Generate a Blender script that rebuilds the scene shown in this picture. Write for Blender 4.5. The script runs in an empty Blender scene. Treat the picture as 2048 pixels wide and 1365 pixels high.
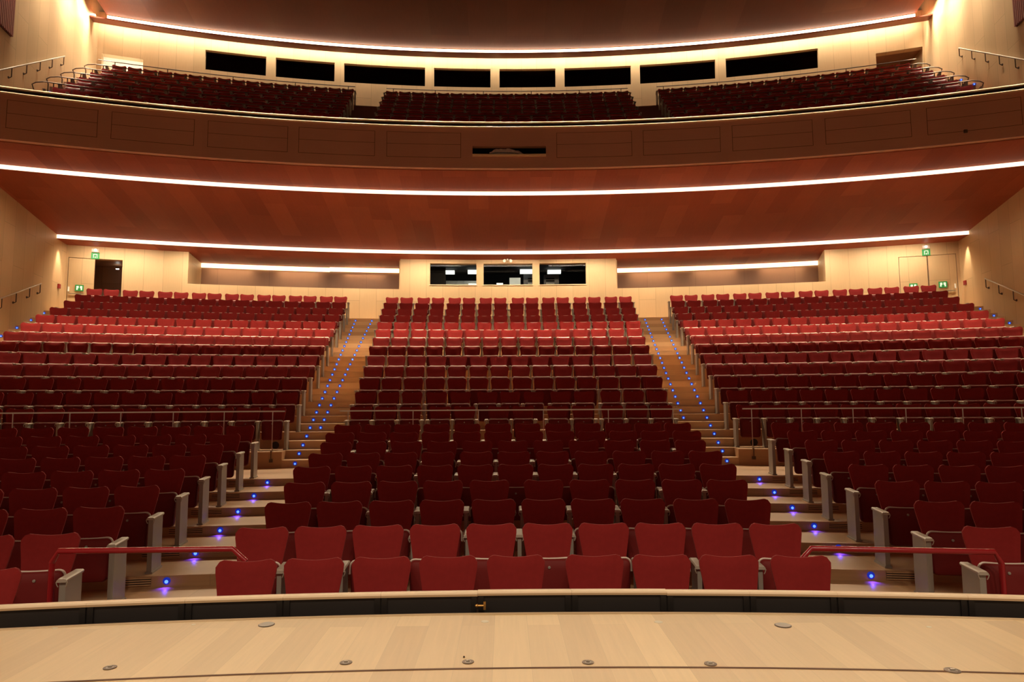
import bpy, math, random
import numpy as np
from mathutils import Vector, Matrix
random.seed(7)
D = bpy.data
COL = bpy.context.scene.collection
PI = math.pi
# ------------------------------------------------------------------ frame of reference
# the hall is laid out on arcs about one centre (0, YC); E = eye height of the camera over the stalls floor
YC, E = -18.75, 2.07
CF, CP, CR_, CY_, CX_ = 1365.0, .0946, .0055, .0111, -.1387

def ray(u, v):
    a, b = u-1024, v-682.5
    x = a*math.cos(CR_)-b*math.sin(CR_); y = a*math.sin(CR_)+b*math.cos(CR_)
    cr, cd = x/CF, -y/CF
    fy = math.cos(CP)-cd*math.sin(CP); fz = math.sin(CP)+cd*math.cos(CP)
    return Vector((cr*math.cos(CY_)+fy*math.sin(CY_), -cr*math.sin(CY_)+fy*math.cos(CY_), fz))
def pixR(u, v, R):
    """point at radius R on the sight line; returns (phi, height over the stalls floor)"""
    d = ray(u, v); a = d.x*d.x+d.y*d.y; b = 2*(CX_*d.x-YC*d.y); c = CX_**2+YC*YC-R*R
    t = (-b+math.sqrt(b*b-4*a*c))/(2*a)
    X, Y = CX_+d.x*t, d.y*t
    return math.atan2(X, Y-YC), d.z*t+E
def P(R, phi, z): return (R*math.sin(phi), YC+R*math.cos(phi), z)
def wall_x(side, Y): return (-10.44-.2*Y) if side < 0 else (10.9+.2*Y)
def phimax(side, R, inset=0.0):
    lo, hi = 0, .9
    for _ in range(30):
        m = (lo+hi)/2; x, y, _z = P(R, side*m, 0)
        if abs(x) < abs(wall_x(side, y))-inset: lo = m
        else: hi = m
    return side*lo

# ------------------------------------------------------------------ materials
def nt(name):
    m = D.materials.new(name); m.use_nodes = True
    n = m.node_tree; b = n.nodes['Principled BSDF']
    return m, n, b
def plain(name, c, rough=.5, metal=0, noise=0, scale=40, bump=0, sheen=0, spec=.5):
    m, n, b = nt(name)
    b.inputs['Base Color'].default_value = (*c, 1); b.inputs['Roughness'].default_value = rough
    b.inputs['Metallic'].default_value = metal; b.inputs['Specular IOR Level'].default_value = spec
    if sheen: b.inputs['Sheen Weight'].default_value = sheen
    if noise or bump:
        tc = n.nodes.new('ShaderNodeTexCoord'); no = n.nodes.new('ShaderNodeTexNoise')
        no.inputs['Scale'].default_value = scale; no.inputs['Detail'].default_value = 4
        n.links.new(tc.outputs['Object'], no.inputs['Vector'])
        if noise:
            mr = n.nodes.new('ShaderNodeMapRange'); mr.inputs['To Min'].default_value = 1-noise; mr.inputs['To Max'].default_value = 1+noise
            n.links.new(no.outputs['Fac'], mr.inputs['Value'])
            mx = n.nodes.new('ShaderNodeVectorMath'); mx.operation = 'SCALE'; mx.inputs[0].default_value = c
            n.links.new(mr.outputs['Result'], mx.inputs['Scale']); n.links.new(mx.outputs[0], b.inputs['Base Color'])
        if bump:
            bp = n.nodes.new('ShaderNodeBump'); bp.inputs['Strength'].default_value = bump; bp.inputs['Distance'].default_value = .002
            n.links.new(no.outputs['Fac'], bp.inputs['Height']); n.links.new(bp.outputs[0], b.inputs['Normal'])
    return m
def emit(name, c, s):
    m, n, b = nt(name)
    b.inputs['Base Color'].default_value = (*c, 1)
    b.inputs['Emission Color'].default_value = (*c, 1); b.inputs['Emission Strength'].default_value = s
    return m
def wood(name, c1, c2, pw, pl, rough=.4, seam=.004, seamdark=.55, grain=.12, rot=False, coat=0, spec=.5):
    """planks of width pw and length pl laid along U (or along V with rot)"""
    m, n, b = nt(name); L = n.links; N = n.nodes
    uv = N.new('ShaderNodeUVMap'); uv.uv_map = 'UVMap'
    mp = N.new('ShaderNodeMapping'); L.new(uv.outputs[0], mp.inputs[0])
    if rot: mp.inputs['Rotation'].default_value = (0, 0, PI/2)
    br = N.new('ShaderNodeTexBrick'); L.new(mp.outputs[0], br.inputs['Vector'])
    br.inputs['Scale'].default_value = 1; br.inputs['Brick Width'].default_value = pl; br.inputs['Row Height'].default_value = pw
    br.inputs['Mortar Size'].default_value = seam; br.inputs['Mortar Smooth'].default_value = .3
    br.inputs['Color1'].default_value = (*c1, 1); br.inputs['Color2'].default_value = (*c2, 1)
    br.inputs['Mortar'].default_value = (*[k*seamdark for k in c1], 1); br.offset = .37
    st = N.new('ShaderNodeMapping'); L.new(mp.outputs[0], st.inputs[0]); st.inputs['Scale'].default_value = (1.2, 22, 1)
    no = N.new('ShaderNodeTexNoise'); no.inputs['Scale'].default_value = 1.6; no.inputs['Detail'].default_value = 6; no.inputs['Distortion'].default_value = .6
    L.new(st.outputs[0], no.inputs['Vector'])
    mr = N.new('ShaderNodeMapRange'); mr.inputs['To Min'].default_value = 1-grain; mr.inputs['To Max'].default_value = 1+grain
    L.new(no.outputs['Fac'], mr.inputs['Value'])
    n2 = N.new('ShaderNodeTexNoise'); n2.inputs['Scale'].default_value = .55; n2.inputs['Detail'].default_value = 2; L.new(mp.outputs[0], n2.inputs['Vector'])
    m2 = N.new('ShaderNodeMapRange'); m2.inputs['To Min'].default_value = .88; m2.inputs['To Max'].default_value = 1.12; L.new(n2.outputs['Fac'], m2.inputs['Value'])
    mu = N.new('ShaderNodeMath'); mu.operation = 'MULTIPLY'; L.new(mr.outputs[0], mu.inputs[0]); L.new(m2.outputs[0], mu.inputs[1])
    sc = N.new('ShaderNodeVectorMath'); sc.operation = 'SCALE'; L.new(br.outputs['Color'], sc.inputs[0]); L.new(mu.outputs[0], sc.inputs['Scale'])
    L.new(sc.outputs[0], b.inputs['Base Color'])
    b.inputs['Roughness'].default_value = rough
    b.inputs['Specular IOR Level'].default_value = spec
    if coat: b.inputs['Coat Weight'].default_value = coat; b.inputs['Coat Roughness'].default_value = .25
    return m
WARM = (1, .77, .50)
M = {}
M['maple_wall'] = wood('maple wall panelling', (.66, .46, .25), (.60, .42, .225), .62, 3.1, .5, .006, .62, .07, rot=True, spec=.25)
M['maple_fascia'] = wood('maple balcony front', (.54, .285, .20), (.50, .265, .185), 1.6, 6, .5, 0, .6, .06)
M['maple_rail'] = wood('maple capping', (.80, .60, .37), (.76, .56, .34), .6, 4, .4, 0, .6, .07)
M['stage_floor'] = wood('maple stage boards', (.72, .50, .235), (.585, .385, .175), .21, 3.3, .34, .0012, .75, .10, rot=True)
M['stairs_wood'] = wood('stalls timber floor', (.52, .31, .155), (.46, .27, .135), .9, 2.4, .42, .003, .7, .10)
M['riser_wood'] = wood('stair riser timber', (.66, .42, .225), (.60, .37, .195), .9, 2.4, .42, .003, .7, .10)
M['red_wood'] = wood('red stained soffit timber', (.36, .100, .054), (.27, .068, .038), .62, 2.7, .6, .003, .8, .13, rot=True, spec=.12)
M['ceiling_wood'] = wood('red brown ceiling timber', (.34, .095, .05), (.26, .065, .035), 1.15, 3.9, .42, .004, .8, .12, rot=True, spec=.4)
M['brown_wood'] = wood('brown recess panelling', (.30, .15, .075), (.26, .125, .062), 1.9, 4, .45, .006, .6, .07, rot=True)
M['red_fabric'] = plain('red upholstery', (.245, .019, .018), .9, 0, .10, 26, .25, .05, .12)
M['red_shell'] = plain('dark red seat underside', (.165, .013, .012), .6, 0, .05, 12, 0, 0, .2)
M['trim'] = plain('pale grey edge trim', (.62, .50, .42), .4, .1)
M['grey_metal'] = plain('grey painted steel', (.30, .265, .225), .42, .15, .04, 8)
M['pad'] = plain('grey armrest pad', (.42, .36, .29), .45, .05)
M['steel'] = plain('brushed steel', (.55, .50, .43), .28, .9)
M['dark_steel'] = plain('dark bronze steel', (.10, .065, .045), .35, .7)
M['black'] = plain('black board', (.016, .0125, .011), .6, 0, .15, 6)
M['black_post'] = plain('black post', (.010, .008, .007), .5)
M['gallery'] = plain('dim gallery', (.10, .03, .018), .8)
M['void'] = plain('unlit dark interior', (.006, .004, .004), .8)
M['dark_groove'] = plain('shadow gap', (.14, .06, .03), .7)
M['slot'] = plain('vent slot', (.02, .012, .008), .8)
M['red_paint'] = plain('red gloss paint', (.30, .012, .016), .22, 0)
M['grille_red'] = plain('dark red grille', (.22, .05, .04), .5)
M['green'] = emit('green sign', (.02, .22, .05), .55)
M['white_sign'] = emit('white pictogram', (.75, .85, .65), .9)
M['white'] = plain('white laminate', (.78, .76, .68), .4)
M['grey_rack'] = plain('grey cabinet', (.16, .16, .17), .4, .2)
M['lamp_white'] = emit('lit lamp', (1, .93, .82), 14)
M['brass'] = plain('brass', (.75, .42, .12), .3, .8)
M['bezel'] = emit('blue light rim', (.004, .02, .34), .8)
M['blue_lens'] = emit('blue light lens', (.14, .36, 1.0), 1.3)
M['strip'] = emit('cove light', (1, .86, .62), 1.75)
M['strip_hi'] = emit('cove light upper', (1, .84, .58), 6)
M['recess_glow'] = emit('recess cove glow', (1, .76, .42), 3.2)
M['tape'] = plain('white tape', (.75, .68, .52), .7)
M['cloth'] = plain('crumpled grey sheet', (.80, .74, .66), .8, 0, .3, 20, .6)
def glass_mat(name, tint, refl):
    m, n, b = nt(name); N = n.nodes; L = n.links; N.remove(b)
    t = N.new('ShaderNodeBsdfTransparent'); t.inputs[0].default_value = (*tint, 1)
    g = N.new('ShaderNodeBsdfGlossy'); g.inputs['Roughness'].default_value = .03
    f = N.new('ShaderNodeFresnel'); f.inputs[0].default_value = 1.35
    mm = N.new('ShaderNodeMath'); mm.operation = 'MULTIPLY'; mm.inputs[1].default_value = refl; L.new(f.outputs[0], mm.inputs[0])
    mx = N.new('ShaderNodeMixShader'); L.new(mm.outputs[0], mx.inputs[0]); L.new(t.outputs[0], mx.inputs[1]); L.new(g.outputs[0], mx.inputs[2])
    L.new(mx.outputs[0], N['Material Output'].inputs[0]); return m
M['glass'] = glass_mat('clear window glass', (.9, .9, .88), .12)
M['dark_glass'] = glass_mat('tinted window glass', (.35, .3, .28), .35)

# ------------------------------------------------------------------ mesh helpers
class MB:
    def __init__(s): s.v = []; s.f = []; s.uv = []; s.mi = []; s.cur = 0
    def quad(s, a, b, c, d, uv=None):
        i = len(s.v); s.v += [a, b, c, d]; s.f.append((i, i+1, i+2, i+3)); s.uv.append(uv or [(0, 0), (1, 0), (1, 1), (0, 1)]); s.mi.append(s.cur)
    def sweep(s, prof, a0, a1, n=24, closed=True, caps=True):
        """profile [(R,z)..] swept about the hall centre from angle a0 to a1 (numbers or functions of R)"""
        f0 = a0 if callable(a0) else (lambda R: a0); f1 = a1 if callable(a1) else (lambda R: a1)
        k = len(prof); base = len(s.v); ln = [0]
        for i in range(k):
            p, q = prof[i], prof[(i+1) % k]; ln.append(ln[-1]+math.hypot(p[0]-q[0], p[1]-q[1]))
        Rm = sum(p[0] for p in prof)/k
        for j in range(n+1):
            t = j/n
            for (R, z) in prof:
                s.v.append(P(R, f0(R)*(1-t)+f1(R)*t, z))
        m = k if closed else k-1
        ph = lambda R, t: f0(R)*(1-t)+f1(R)*t
        for j in range(n):
            for i in range(m):
                i2 = (i+1) % k
                s.f.append((base+j*k+i, base+j*k+i2, base+(j+1)*k+i2, base+(j+1)*k+i))
                u0, u1 = ph(prof[i][0], j/n)*Rm, ph(prof[i][0], (j+1)/n)*Rm
                s.uv.append([(u0, ln[i]), (u0, ln[i+1]), (u1, ln[i+1]), (u1, ln[i])]); s.mi.append(s.cur)
        if closed and caps:
            for j, rv in ((0, False), (n, True)):
                fc = [base+j*k+i for i in range(k)]
                if rv: fc.reverse()
                s.f.append(tuple(fc)); pr = prof[::-1] if rv else prof
                s.uv.append([(p[0], p[1]) for p in pr]); s.mi.append(s.cur)
        return s
    def block(s, R0, R1, z0, z1, a0, a1, n=2):
        return s.sweep([(R0, z0), (R0, z1), (R1, z1), (R1, z0)], a0, a1, n)
    def box(s, c, h, rot=None):
        """box with centre c and half sizes h"""
        mt = rot or Matrix.Identity(3); c = Vector(c); i = len(s.v)
        for sx in (-1, 1):
            for sy in (-1, 1):
                for sz in (-1, 1): s.v.append(tuple(c+mt @ Vector((sx*h[0], sy*h[1], sz*h[2]))))
        for q, (p, w) in (((0, 1, 3, 2), (1, 2)), ((4, 6, 7, 5), (1, 2)), ((0, 4, 5, 1), (0, 2)), ((2, 3, 7, 6), (0, 2)), ((0, 2, 6, 4), (0, 1)), ((1, 5, 7, 3), (0, 1))):
            s.f.append(tuple(i+t for t in q))
            s.uv.append([(s.v[i+t][p], s.v[i+t][w]) for t in q]); s.mi.append(s.cur)
        return s
    def tube(s, pts, r, n=8, caps=True):
        pts = [Vector(p) for p in pts]; base = len(s.v); m = len(pts)
        prev = None
        for i, p in enumerate(pts):
            d = (pts[min(i+1, m-1)]-pts[max(i-1, 0)]).normalized()
            if prev is None:
                up = Vector((0, 0, 1)) if abs(d.z) < .9 else Vector((1, 0, 0)); a = d.cross(up).normalized()
            else: a = (prev-d*prev.dot(d)).normalized()
            prev = a; b = d.cross(a)
            for k in range(n):
                t = 2*PI*k/n; s.v.append(tuple(p+(a*math.cos(t)+b*math.sin(t))*r))
        for i in range(m-1):
            for k in range(n):
                k2 = (k+1) % n
                s.f.append((base+i*n+k, base+i*n+k2, base+(i+1)*n+k2, base+(i+1)*n+k)); s.uv.append([(0, 0)]*4); s.mi.append(s.cur)
        if caps:
            s.f.append(tuple(base+k for k in range(n))[::-1]); s.uv.append([(0, 0)]*n); s.mi.append(s.cur)
            s.f.append(tuple(base+(m-1)*n+k for k in range(n))); s.uv.append([(0, 0)]*n); s.mi.append(s.cur)
        return s
    def lathe(s, c, axis, prof, n=20):
        """prof [(r, h)] revolved round the axis through c"""
        c = Vector(c); ax = Vector(axis).normalized(); a = ax.orthogonal().normalized(); b = ax.cross(a); base = len(s.v); k = len(prof)
        for (r, h) in prof:
            for j in range(n):
                t = 2*PI*j/n; s.v.append(tuple(c+ax*h+(a*math.cos(t)+b*math.sin(t))*r))
        for i in range(k-1):
            for j in range(n):
                j2 = (j+1) % n
                s.f.append((base+i*n+j, base+i*n+j2, base+(i+1)*n+j2, base+(i+1)*n+j)); s.uv.append([(0, 0)]*4); s.mi.append(s.cur)
        for i, rv in ((0, True), (k-1, False)):
            fc = [base+i*n+j for j in range(n)]
            s.f.append(tuple(fc[::-1] if rv else fc)); s.uv.append([(0, 0)]*n); s.mi.append(s.cur)
        return s
    def mesh(s, name, mats, smooth=False):
        me = D.meshes.new(name); me.from_pydata([tuple(v) for v in s.v], [], s.f)
        uv = me.uv_layers.new(name='UVMap'); flat = [c for f in s.uv for p in f for c in p]; uv.data.foreach_set('uv', flat)
        for m in (mats if isinstance(mats, (list, tuple)) else [mats]): me.materials.append(m)
        me.polygons.foreach_set('material_index', s.mi)
        me.validate(); me.update()
        import bmesh as _b
        bm = _b.new(); bm.from_mesh(me); _b.ops.recalc_face_normals(bm, faces=bm.faces); bm.to_mesh(me); bm.free()
        if smooth:
            me.polygons.foreach_set('use_smooth', [True]*len(me.polygons))
            me.set_sharp_from_angle(angle=math.radians(38))
        return me
    def obj(s, name, mat, parent=None, smooth=False):
        return link(name, s.mesh(name, mat, smooth), parent)
def link(name, data, parent=None):
    o = D.objects.new(name, data); COL.objects.link(o)
    if parent is not None: o.parent = parent
    return o
def tag(o, label=None, cat=None, group=None, kind=None):
    if label: o['label'] = label
    if cat: o['category'] = cat
    if group: o['group'] = group
    if kind: o['kind'] = kind
    return o
def struct(name, mb, mat, label=None, smooth=False):
    o = mb.obj(name, mat, None, smooth); o['kind'] = 'structure'
    if label: o['label'] = label
    return o
def thing(name, label, cat, loc=(0, 0, 0), rz=0, group=None):
    o = D.objects.new(name, None); COL.objects.link(o); o.location = loc; o.rotation_euler = (0, 0, rz); o.empty_display_size = .1
    return tag(o, label, cat, group)
def part(t, name, mb, mat, smooth=False, label=None):
    """mesh given in world coordinates, parented to an Empty that stands at its own place"""
    o = mb.obj(name, mat, None, smooth); o.parent = t; o.matrix_parent_inverse = PINV(t)
    if label: o['label'] = label
    return o
def PINV(t):
    m = Matrix.Translation(t.location) @ t.rotation_euler.to_matrix().to_4x4()
    q = t.parent
    return m.inverted()
def mesh_thing(name, mb, mat, label, cat, group=None, smooth=False):
    return tag(mb.obj(name, mat, None, smooth), label, cat, group)
ORD = ['zeroth', 'first', 'second', 'third', 'fourth', 'fifth', 'sixth', 'seventh', 'eighth', 'ninth', 'tenth', 'eleventh', 'twelfth', 'thirteenth',
       'fourteenth', 'fifteenth', 'sixteenth', 'seventeenth', 'eighteenth', 'nineteenth', 'twentieth', 'twenty-first', 'twenty-second',
       'twenty-third', 'twenty-fourth', 'twenty-fifth', 'twenty-sixth', 'twenty-seventh']

# ------------------------------------------------------------------ row geometry
def RR(r): return 24.434+.836*(r-1) if r < 10 else 33.583+.838*(r-10)
def FL(r): return .111*(r-1) if r < 10 else E-.87+.3305*(r-10)
def BR(k): return 40.15+.95*k
def BF(k): return E+8.41+.62*k
TOPV = dict(zip(range(1, 23), [1107, 1047, 1003, 964, 934, 907, 885, 864, 846, 811, 782, 757, 733, 711, 693, 674, 659, 643, 630, 617, 606, 595]))

# starts (left edges, pixels) of the seat backs of the central block, read row by row
def lin(a, b, n): return [a+(b-a)*i/(n-1) for i in range(n)]
CEN = {1: [431, 567, 703, 837, 972, 1129, 1262, 1396, 1538], 2: [485, 598, 710, 820, 931, 1041, 1151, 1261, 1373, 1487],
       3: [530, 631, 737, 838, 942, 1043, 1140, 1238, 1345, 1448], 4: [567, 661, 754, 845, 938, 1046.5, 1138, 1229, 1322, 1412],
       5: [595, 675, 754, 834, 914, 993, 1075, 1152, 1229, 1311, 1392], 6: [619, 692, 765, 841, 919, 994, 1071.6, 1148, 1224, 1302, 1375],
       7: [640, 712, 780, 845, 913, 980, 1016, 1071.6, 1144, 1213, 1278, 1347], 8: [657, 719, 781, 844, 905, 968, 1029, 1091.6, 1152, 1214, 1277, 1340],
       9: [670, 726, 787.5, 846, 908, 969, 1028, 1089, 1148, 1209, 1269, 1327], 10: [701, 748.7, 797.6, 859, 906.5, 975, 1024, 1093, 1143, 1203, 1251, 1298],
       11: [710, 756, 802.6, 852.7, 900, 954, 999, 1046.5, 1100, 1147, 1200.6, 1245.7, 1291], 12: [720, 764, 807.6, 850, 894, 938, 980.4, 1024, 1066.6, 1110, 1154, 1197, 1241, 1284.5],
       13: [727.4, 769, 810, 852.7, 895, 938, 980.4, 1023, 1065, 1107, 1149, 1193, 1236, 1275.5], 14: lin(734, 1267, 14),
       15: lin(739.5, 1263.5, 15), 16: lin(745, 1258, 15), 17: lin(750.5, 1252.5, 15), 18: lin(755.5, 1250, 16), 19: lin(759, 1246.5, 16),
       20: lin(763, 1243, 16), 21: lin(767, 1239.5, 16),
       22: [771.3, 800, 834.6, 863, 896.5, 925, 959, 987, 1023, 1051, 1084, 1112, 1147, 1175, 1209, 1237]}
CEN[7] = lin(640, 1349, 11)
LW = {1: 47, 2: 163, 3: 250.5, 4: 320.6, 5: 371, 6: 413, 7: 448, 8: 482, 9: 510, 10: 573, 11: 597, 12: 606, 13: 620, 14: 635, 15: 644, 16: 653.5, 17: 662, 18: 672, 19: 679, 20: 686, 21: 692, 22: 696}
RW = {2: 1922, 3: 1826.6, 4: 1749, 5: 1696, 6: 1646, 7: 1608.6, 8: 1573.6, 9: 1541, 10: 1471, 11: 1452, 12: 1434, 13: 1422, 14: 1407, 15: 1395, 16: 1386, 17: 1377, 18: 1365, 19: 1355, 20: 1348, 21: 1342, 22: 1338.4}
LEND = {16: 8, 17: 42, 18: 72, 19: 100, 20: 128, 21: 150, 22: 172}
REND = {16: 2045, 17: 2009, 18: 1977, 19: 1948, 20: 1919, 21: 1896, 22: 1874}
SW = .48
def proj(X, Y, Z):
    X -= CX_; Z -= E
    x = X*math.cos(CY_)-Y*math.sin(CY_); y = X*math.sin(CY_)+Y*math.cos(CY_)
    d = y*math.cos(CP)+Z*math.sin(CP); z = Z*math.cos(CP)-y*math.sin(CP)
    if d <= .1: return -9999, -9999, .1
    a, b = CF*x/d, -CF*z/d
    return 1024+a*math.cos(CR_)+b*math.sin(CR_), 682.5-a*math.sin(CR_)+b*math.cos(CR_), d
seats = []      # dicts: R, phi, z, row, block, idx, lpanel, rpanel
for r in range(1, 23):
    R, z = RR(r), FL(r); hw = SW/2/R
    cs = [pixR(u, TOPV[r], R-.045)[0]+hw for u in CEN[r]]
    for _ in range(60):
        for i in range(len(cs)-1):
            dd = .522/R-(cs[i+1]-cs[i])
            if dd > 0: cs[i] -= dd/2; cs[i+1] += dd/2
    for i, a in enumerate(cs):
        seats.append(dict(R=R, phi=a, z=z, row=r, block='central', idx=i+1, n=len(cs), L=True, Rr=(i == len(cs)-1 or cs[i+1]-a > .62/R)))
    for blk, tab, sd in (('left', LW, -1), ('right', RW, 1)):
        if r not in tab: continue
        a0 = pixR(tab[r], TOPV[r]+(8 if r < 5 else 3 if r < 9 else 0), R-.045)[0]+sd*hw
        end = {-1: LEND, 1: REND}[sd]
        if r in end:
            vv = TOPV[r]-{16: 16, 17: 17, 18: 18, 19: 18, 20: 18, 21: 19, 22: 18}[r]
            a1 = pixR(end[r], vv, R)[0]-sd*hw; n = 16
        else:
            pit = .522; n = 0; a1 = None
            lim = phimax(sd, R, 1.35)
            while abs(a0+sd*pit/R*n) < abs(lim):
                n += 1
                x, y, _z = P(R, a0+sd*pit/R*(n-1), z+.8); u = proj(x, y, z+.8)[0]
                if u < -75 or u > 2123: break
            a1 = a0+sd*pit/R*(n-1)
        for i in range(n):
            a = a0+(a1-a0)*i/max(1, n-1)
            if r == 22: a += sd*(-.02 if i % 2 else .02)/R*.9
            seats.append(dict(R=R, phi=a, z=z, row=r, block=blk, idx=i+1, n=n, L=(blk == 'right' or i == n-1), Rr=(blk == 'left' or i == n-1), wing=True))
for k in range(6):                      # balcony rows in view
    R, z = BR(k), BF(k); hw = SW/2/R
    lo = [105.6, 134, 157.5, 180, 203, 224][k]; hi = [1945, 1916, 1890, 1866.5, 1843.5, 1820][k]; vv = [175, 167, 157.5, 150, 143, 137.5][k]
    spans = [('balcony left', pixR(lo, vv, R)[0]+hw, -.1335-hw), ('balcony central', -.1065+hw, .1075-hw), ('balcony right', .1325+hw, pixR(hi, vv-6, R)[0]-hw)]
    for blk, a0, a1 in spans:
        n = int(round((a1-a0)*R/.512))+1
        for i in range(n):
            seats.append(dict(R=R, phi=a0+(a1-a0)*i/(n-1), z=z, row=100+k, block=blk, idx=i+1, n=n, L=True, Rr=(i == n-1)))

# ------------------------------------------------------------------ seat template (origin on the floor under the top of the back, facing -Y)
def seat_back():
    mb = MB(); ns, ntt = 14, 11; g = {}
    def pt(s, t, side):
        top = .885-.034*(1-s*s)**.9-.022*max(0, (abs(s)-.80)/.20)**2
        hw = .162+.083*t**.9
        if t > .82: q = (t-.82)/.18; hw -= .038*(1-math.sqrt(max(0, 1-q*q)))
        z = .40+(top-.40)*t
        y = -.115*(1-t)-.035*abs(s)**2+(.018*math.sin(PI*t))
        edge = min(1, (1-abs(s))*6)*min(1, (1-t)*7+.0)
        th = .012+.016*math.sqrt(max(0, min(1, edge)))
        return (s*hw, y+(-th if side == 0 else th*.7), z-(.0 if t < 1 else .004))
    idx = {}
    for side in (0, 1):
        for j in range(ntt+1):
            for i in range(ns+1):
                idx[side, i, j] = len(mb.v); mb.v.append(pt(-1+2*i/ns, j/ntt, side))
    def q(a, b, c, d): mb.f.append((a, b, c, d)); mb.uv.append([(0, 0)]*4); mb.mi.append(0)
    for side in (0, 1):
        for j in range(ntt):
            for i in range(ns):
                q(idx[side, i, j], idx[side, i+1, j], idx[side, i+1, j+1], idx[side, i, j+1])
    for i in range(ns):
        q(idx[0, i, 0], idx[0, i+1, 0], idx[1, i+1, 0], idx[1, i, 0]); q(idx[0, i, ntt], idx[0, i+1, ntt], idx[1, i+1, ntt], idx[1, i, ntt])
    for j in range(ntt):
        q(idx[0, 0, j], idx[0, 0, j+1], idx[1, 0, j+1], idx[1, 0, j]); q(idx[0, ns, j], idx[0, ns, j+1], idx[1, ns, j+1], idx[1, ns, j])
    return mb
PAN_HW, PAN_T, PAN_B, PAN_Y = .212, .600, .190, -.285
def pan_outline(n=5, rt=.055, rb=.05):
    pts = []
    for (cx, cz, r, a0) in ((PAN_HW-rt, PAN_T-rt, rt, 0), (-PAN_HW+rt, PAN_T-rt, rt, 90), (-PAN_HW+rb+.012, PAN_B+rb, rb, 180), (PAN_HW-rb-.012, PAN_B+rb, rb, 270)):
        for k in range(n+1):
            a = math.radians(a0+90*k/n); pts.append((cx+r*math.cos(a), cz+r*math.sin(a)))
    return pts
def seat_pan():
    mb = MB(); o = pan_outline(); k = len(o)
    rings = [(-.030, .965), (-.042, .90), (-.048, .55), (.0, 1.0), (.02, 1.0), (.032, .93)]
    order = [rings[2], rings[1], rings[0], rings[3], rings[4], rings[5]]
    for (dy, sc) in order:
        for (x, z) in o:
            cz = (PAN_T+PAN_B)/2; zz = cz+(z-cz)*sc
            dip = -.012*(1-(x/PAN_HW)**2) if z > PAN_T-.06 else 0
            mb.v.append((x*sc, PAN_Y+dy+.10*(zz-PAN_B), zz+dip*1.0))
    for r in range(len(order)-1):
        for i in range(k):
            i2 = (i+1) % k; mb.f.append((r*k+i, r*k+i2, (r+1)*k+i2, (r+1)*k+i)); mb.uv.append([(0, 0)]*4); mb.mi.append(0)
    for r, rv in ((0, True), (len(order)-1, False)):
        fc = [r*k+i for i in range(k)]
        mb.f.append(tuple(fc[::-1] if rv else fc)); mb.uv.append([(0, 0)]*k); mb.mi.append(0)
    return mb
def seat_trim():
    o = pan_outline(); top = [p for p in o[:12]]          # right shoulder, over the top, left shoulder
    pts = [(PAN_HW+.002, PAN_T-.12)]+top+[(-PAN_HW-.002, PAN_T-.12)]
    out = []
    for i, (x, z) in enumerate(pts):
        out.append((x, z))
        if i == 6:
            for t in (.25, .5, .75):
                x2, z2 = pts[7]; out.append((x+(x2-x)*t, z))
    return MB().tube([(x*1.012, PAN_Y-.004+.10*(z-PAN_B), z+(-.012*(1-(x/PAN_HW)**2) if z > PAN_T-.06 else 0)+.003) for x, z in out], .0100, 6)
def seat_button():
    return MB().lathe((0, PAN_Y-.045+.033, .525), (0, -1, .1), [(.013, 0), (.013, .006), (.009, .009)], 10)
AX = .258
def seat_standard(x, depth=.26, th=.019):
    mb = MB()
    mb.box((x, -.215-depth/2, .283), (th, depth/2, .283))
    mb.box((x, -.215-depth/2, .010), (th+.012, depth/2+.01, .010)); return mb
def seat_pad(x, depth=.27):
    mb = MB(); w = .034
    prof = [(-w, -.012), (-w-.004, .004), (-w+.006, .014), (w-.006, .014), (w+.004, .004), (w, -.012)]
    y0, y1 = -.225-depth, -.212
    for y, dz in ((y0, -.004), (y0+.02, 0), (y1, .006)):
        for (px, pz) in prof: mb.v.append((x+px, y, .572+pz+dz))
    k = len(prof)
    for r in range(2):
        for i in range(k):
            i2 = (i+1) % k; mb.f.append((r*k+i, r*k+i2, (r+1)*k+i2, (r+1)*k+i)); mb.uv.append([(0, 0)]*4); mb.mi.append(0)
    for r, rv in ((0, True), (2, False)):
        fc = [r*k+i for i in range(k)]; mb.f.append(tuple(fc[::-1] if rv else fc)); mb.uv.append([(0, 0)]*k); mb.mi.append(0)
    for sx in (-1, 1):   # lips curling down at the front corners
        mb.tube([(x+sx*w, y0+.006, .570), (x+sx*(w+.007), y0+.004, .557), (x+sx*(w+.002), y0+.006, .537), (x+sx*(w-.006), y0+.01, .520)], .004, 5)
    return mb
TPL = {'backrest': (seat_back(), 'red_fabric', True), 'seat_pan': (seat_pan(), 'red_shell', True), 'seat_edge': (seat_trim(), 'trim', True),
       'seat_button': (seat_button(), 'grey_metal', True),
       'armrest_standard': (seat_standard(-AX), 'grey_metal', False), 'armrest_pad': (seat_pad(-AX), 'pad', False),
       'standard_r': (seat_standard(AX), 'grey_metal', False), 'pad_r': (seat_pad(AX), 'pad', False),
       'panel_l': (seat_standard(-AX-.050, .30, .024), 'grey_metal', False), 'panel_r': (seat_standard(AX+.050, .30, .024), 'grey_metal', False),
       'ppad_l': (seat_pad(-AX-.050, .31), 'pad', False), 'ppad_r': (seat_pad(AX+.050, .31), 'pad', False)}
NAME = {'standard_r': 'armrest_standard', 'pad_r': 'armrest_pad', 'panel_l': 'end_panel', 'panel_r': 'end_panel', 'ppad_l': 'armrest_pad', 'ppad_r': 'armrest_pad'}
TM = {k: t[0].mesh(NAME.get(k, k), M[t[1]], t[2]) for k, t in TPL.items()}
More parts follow.
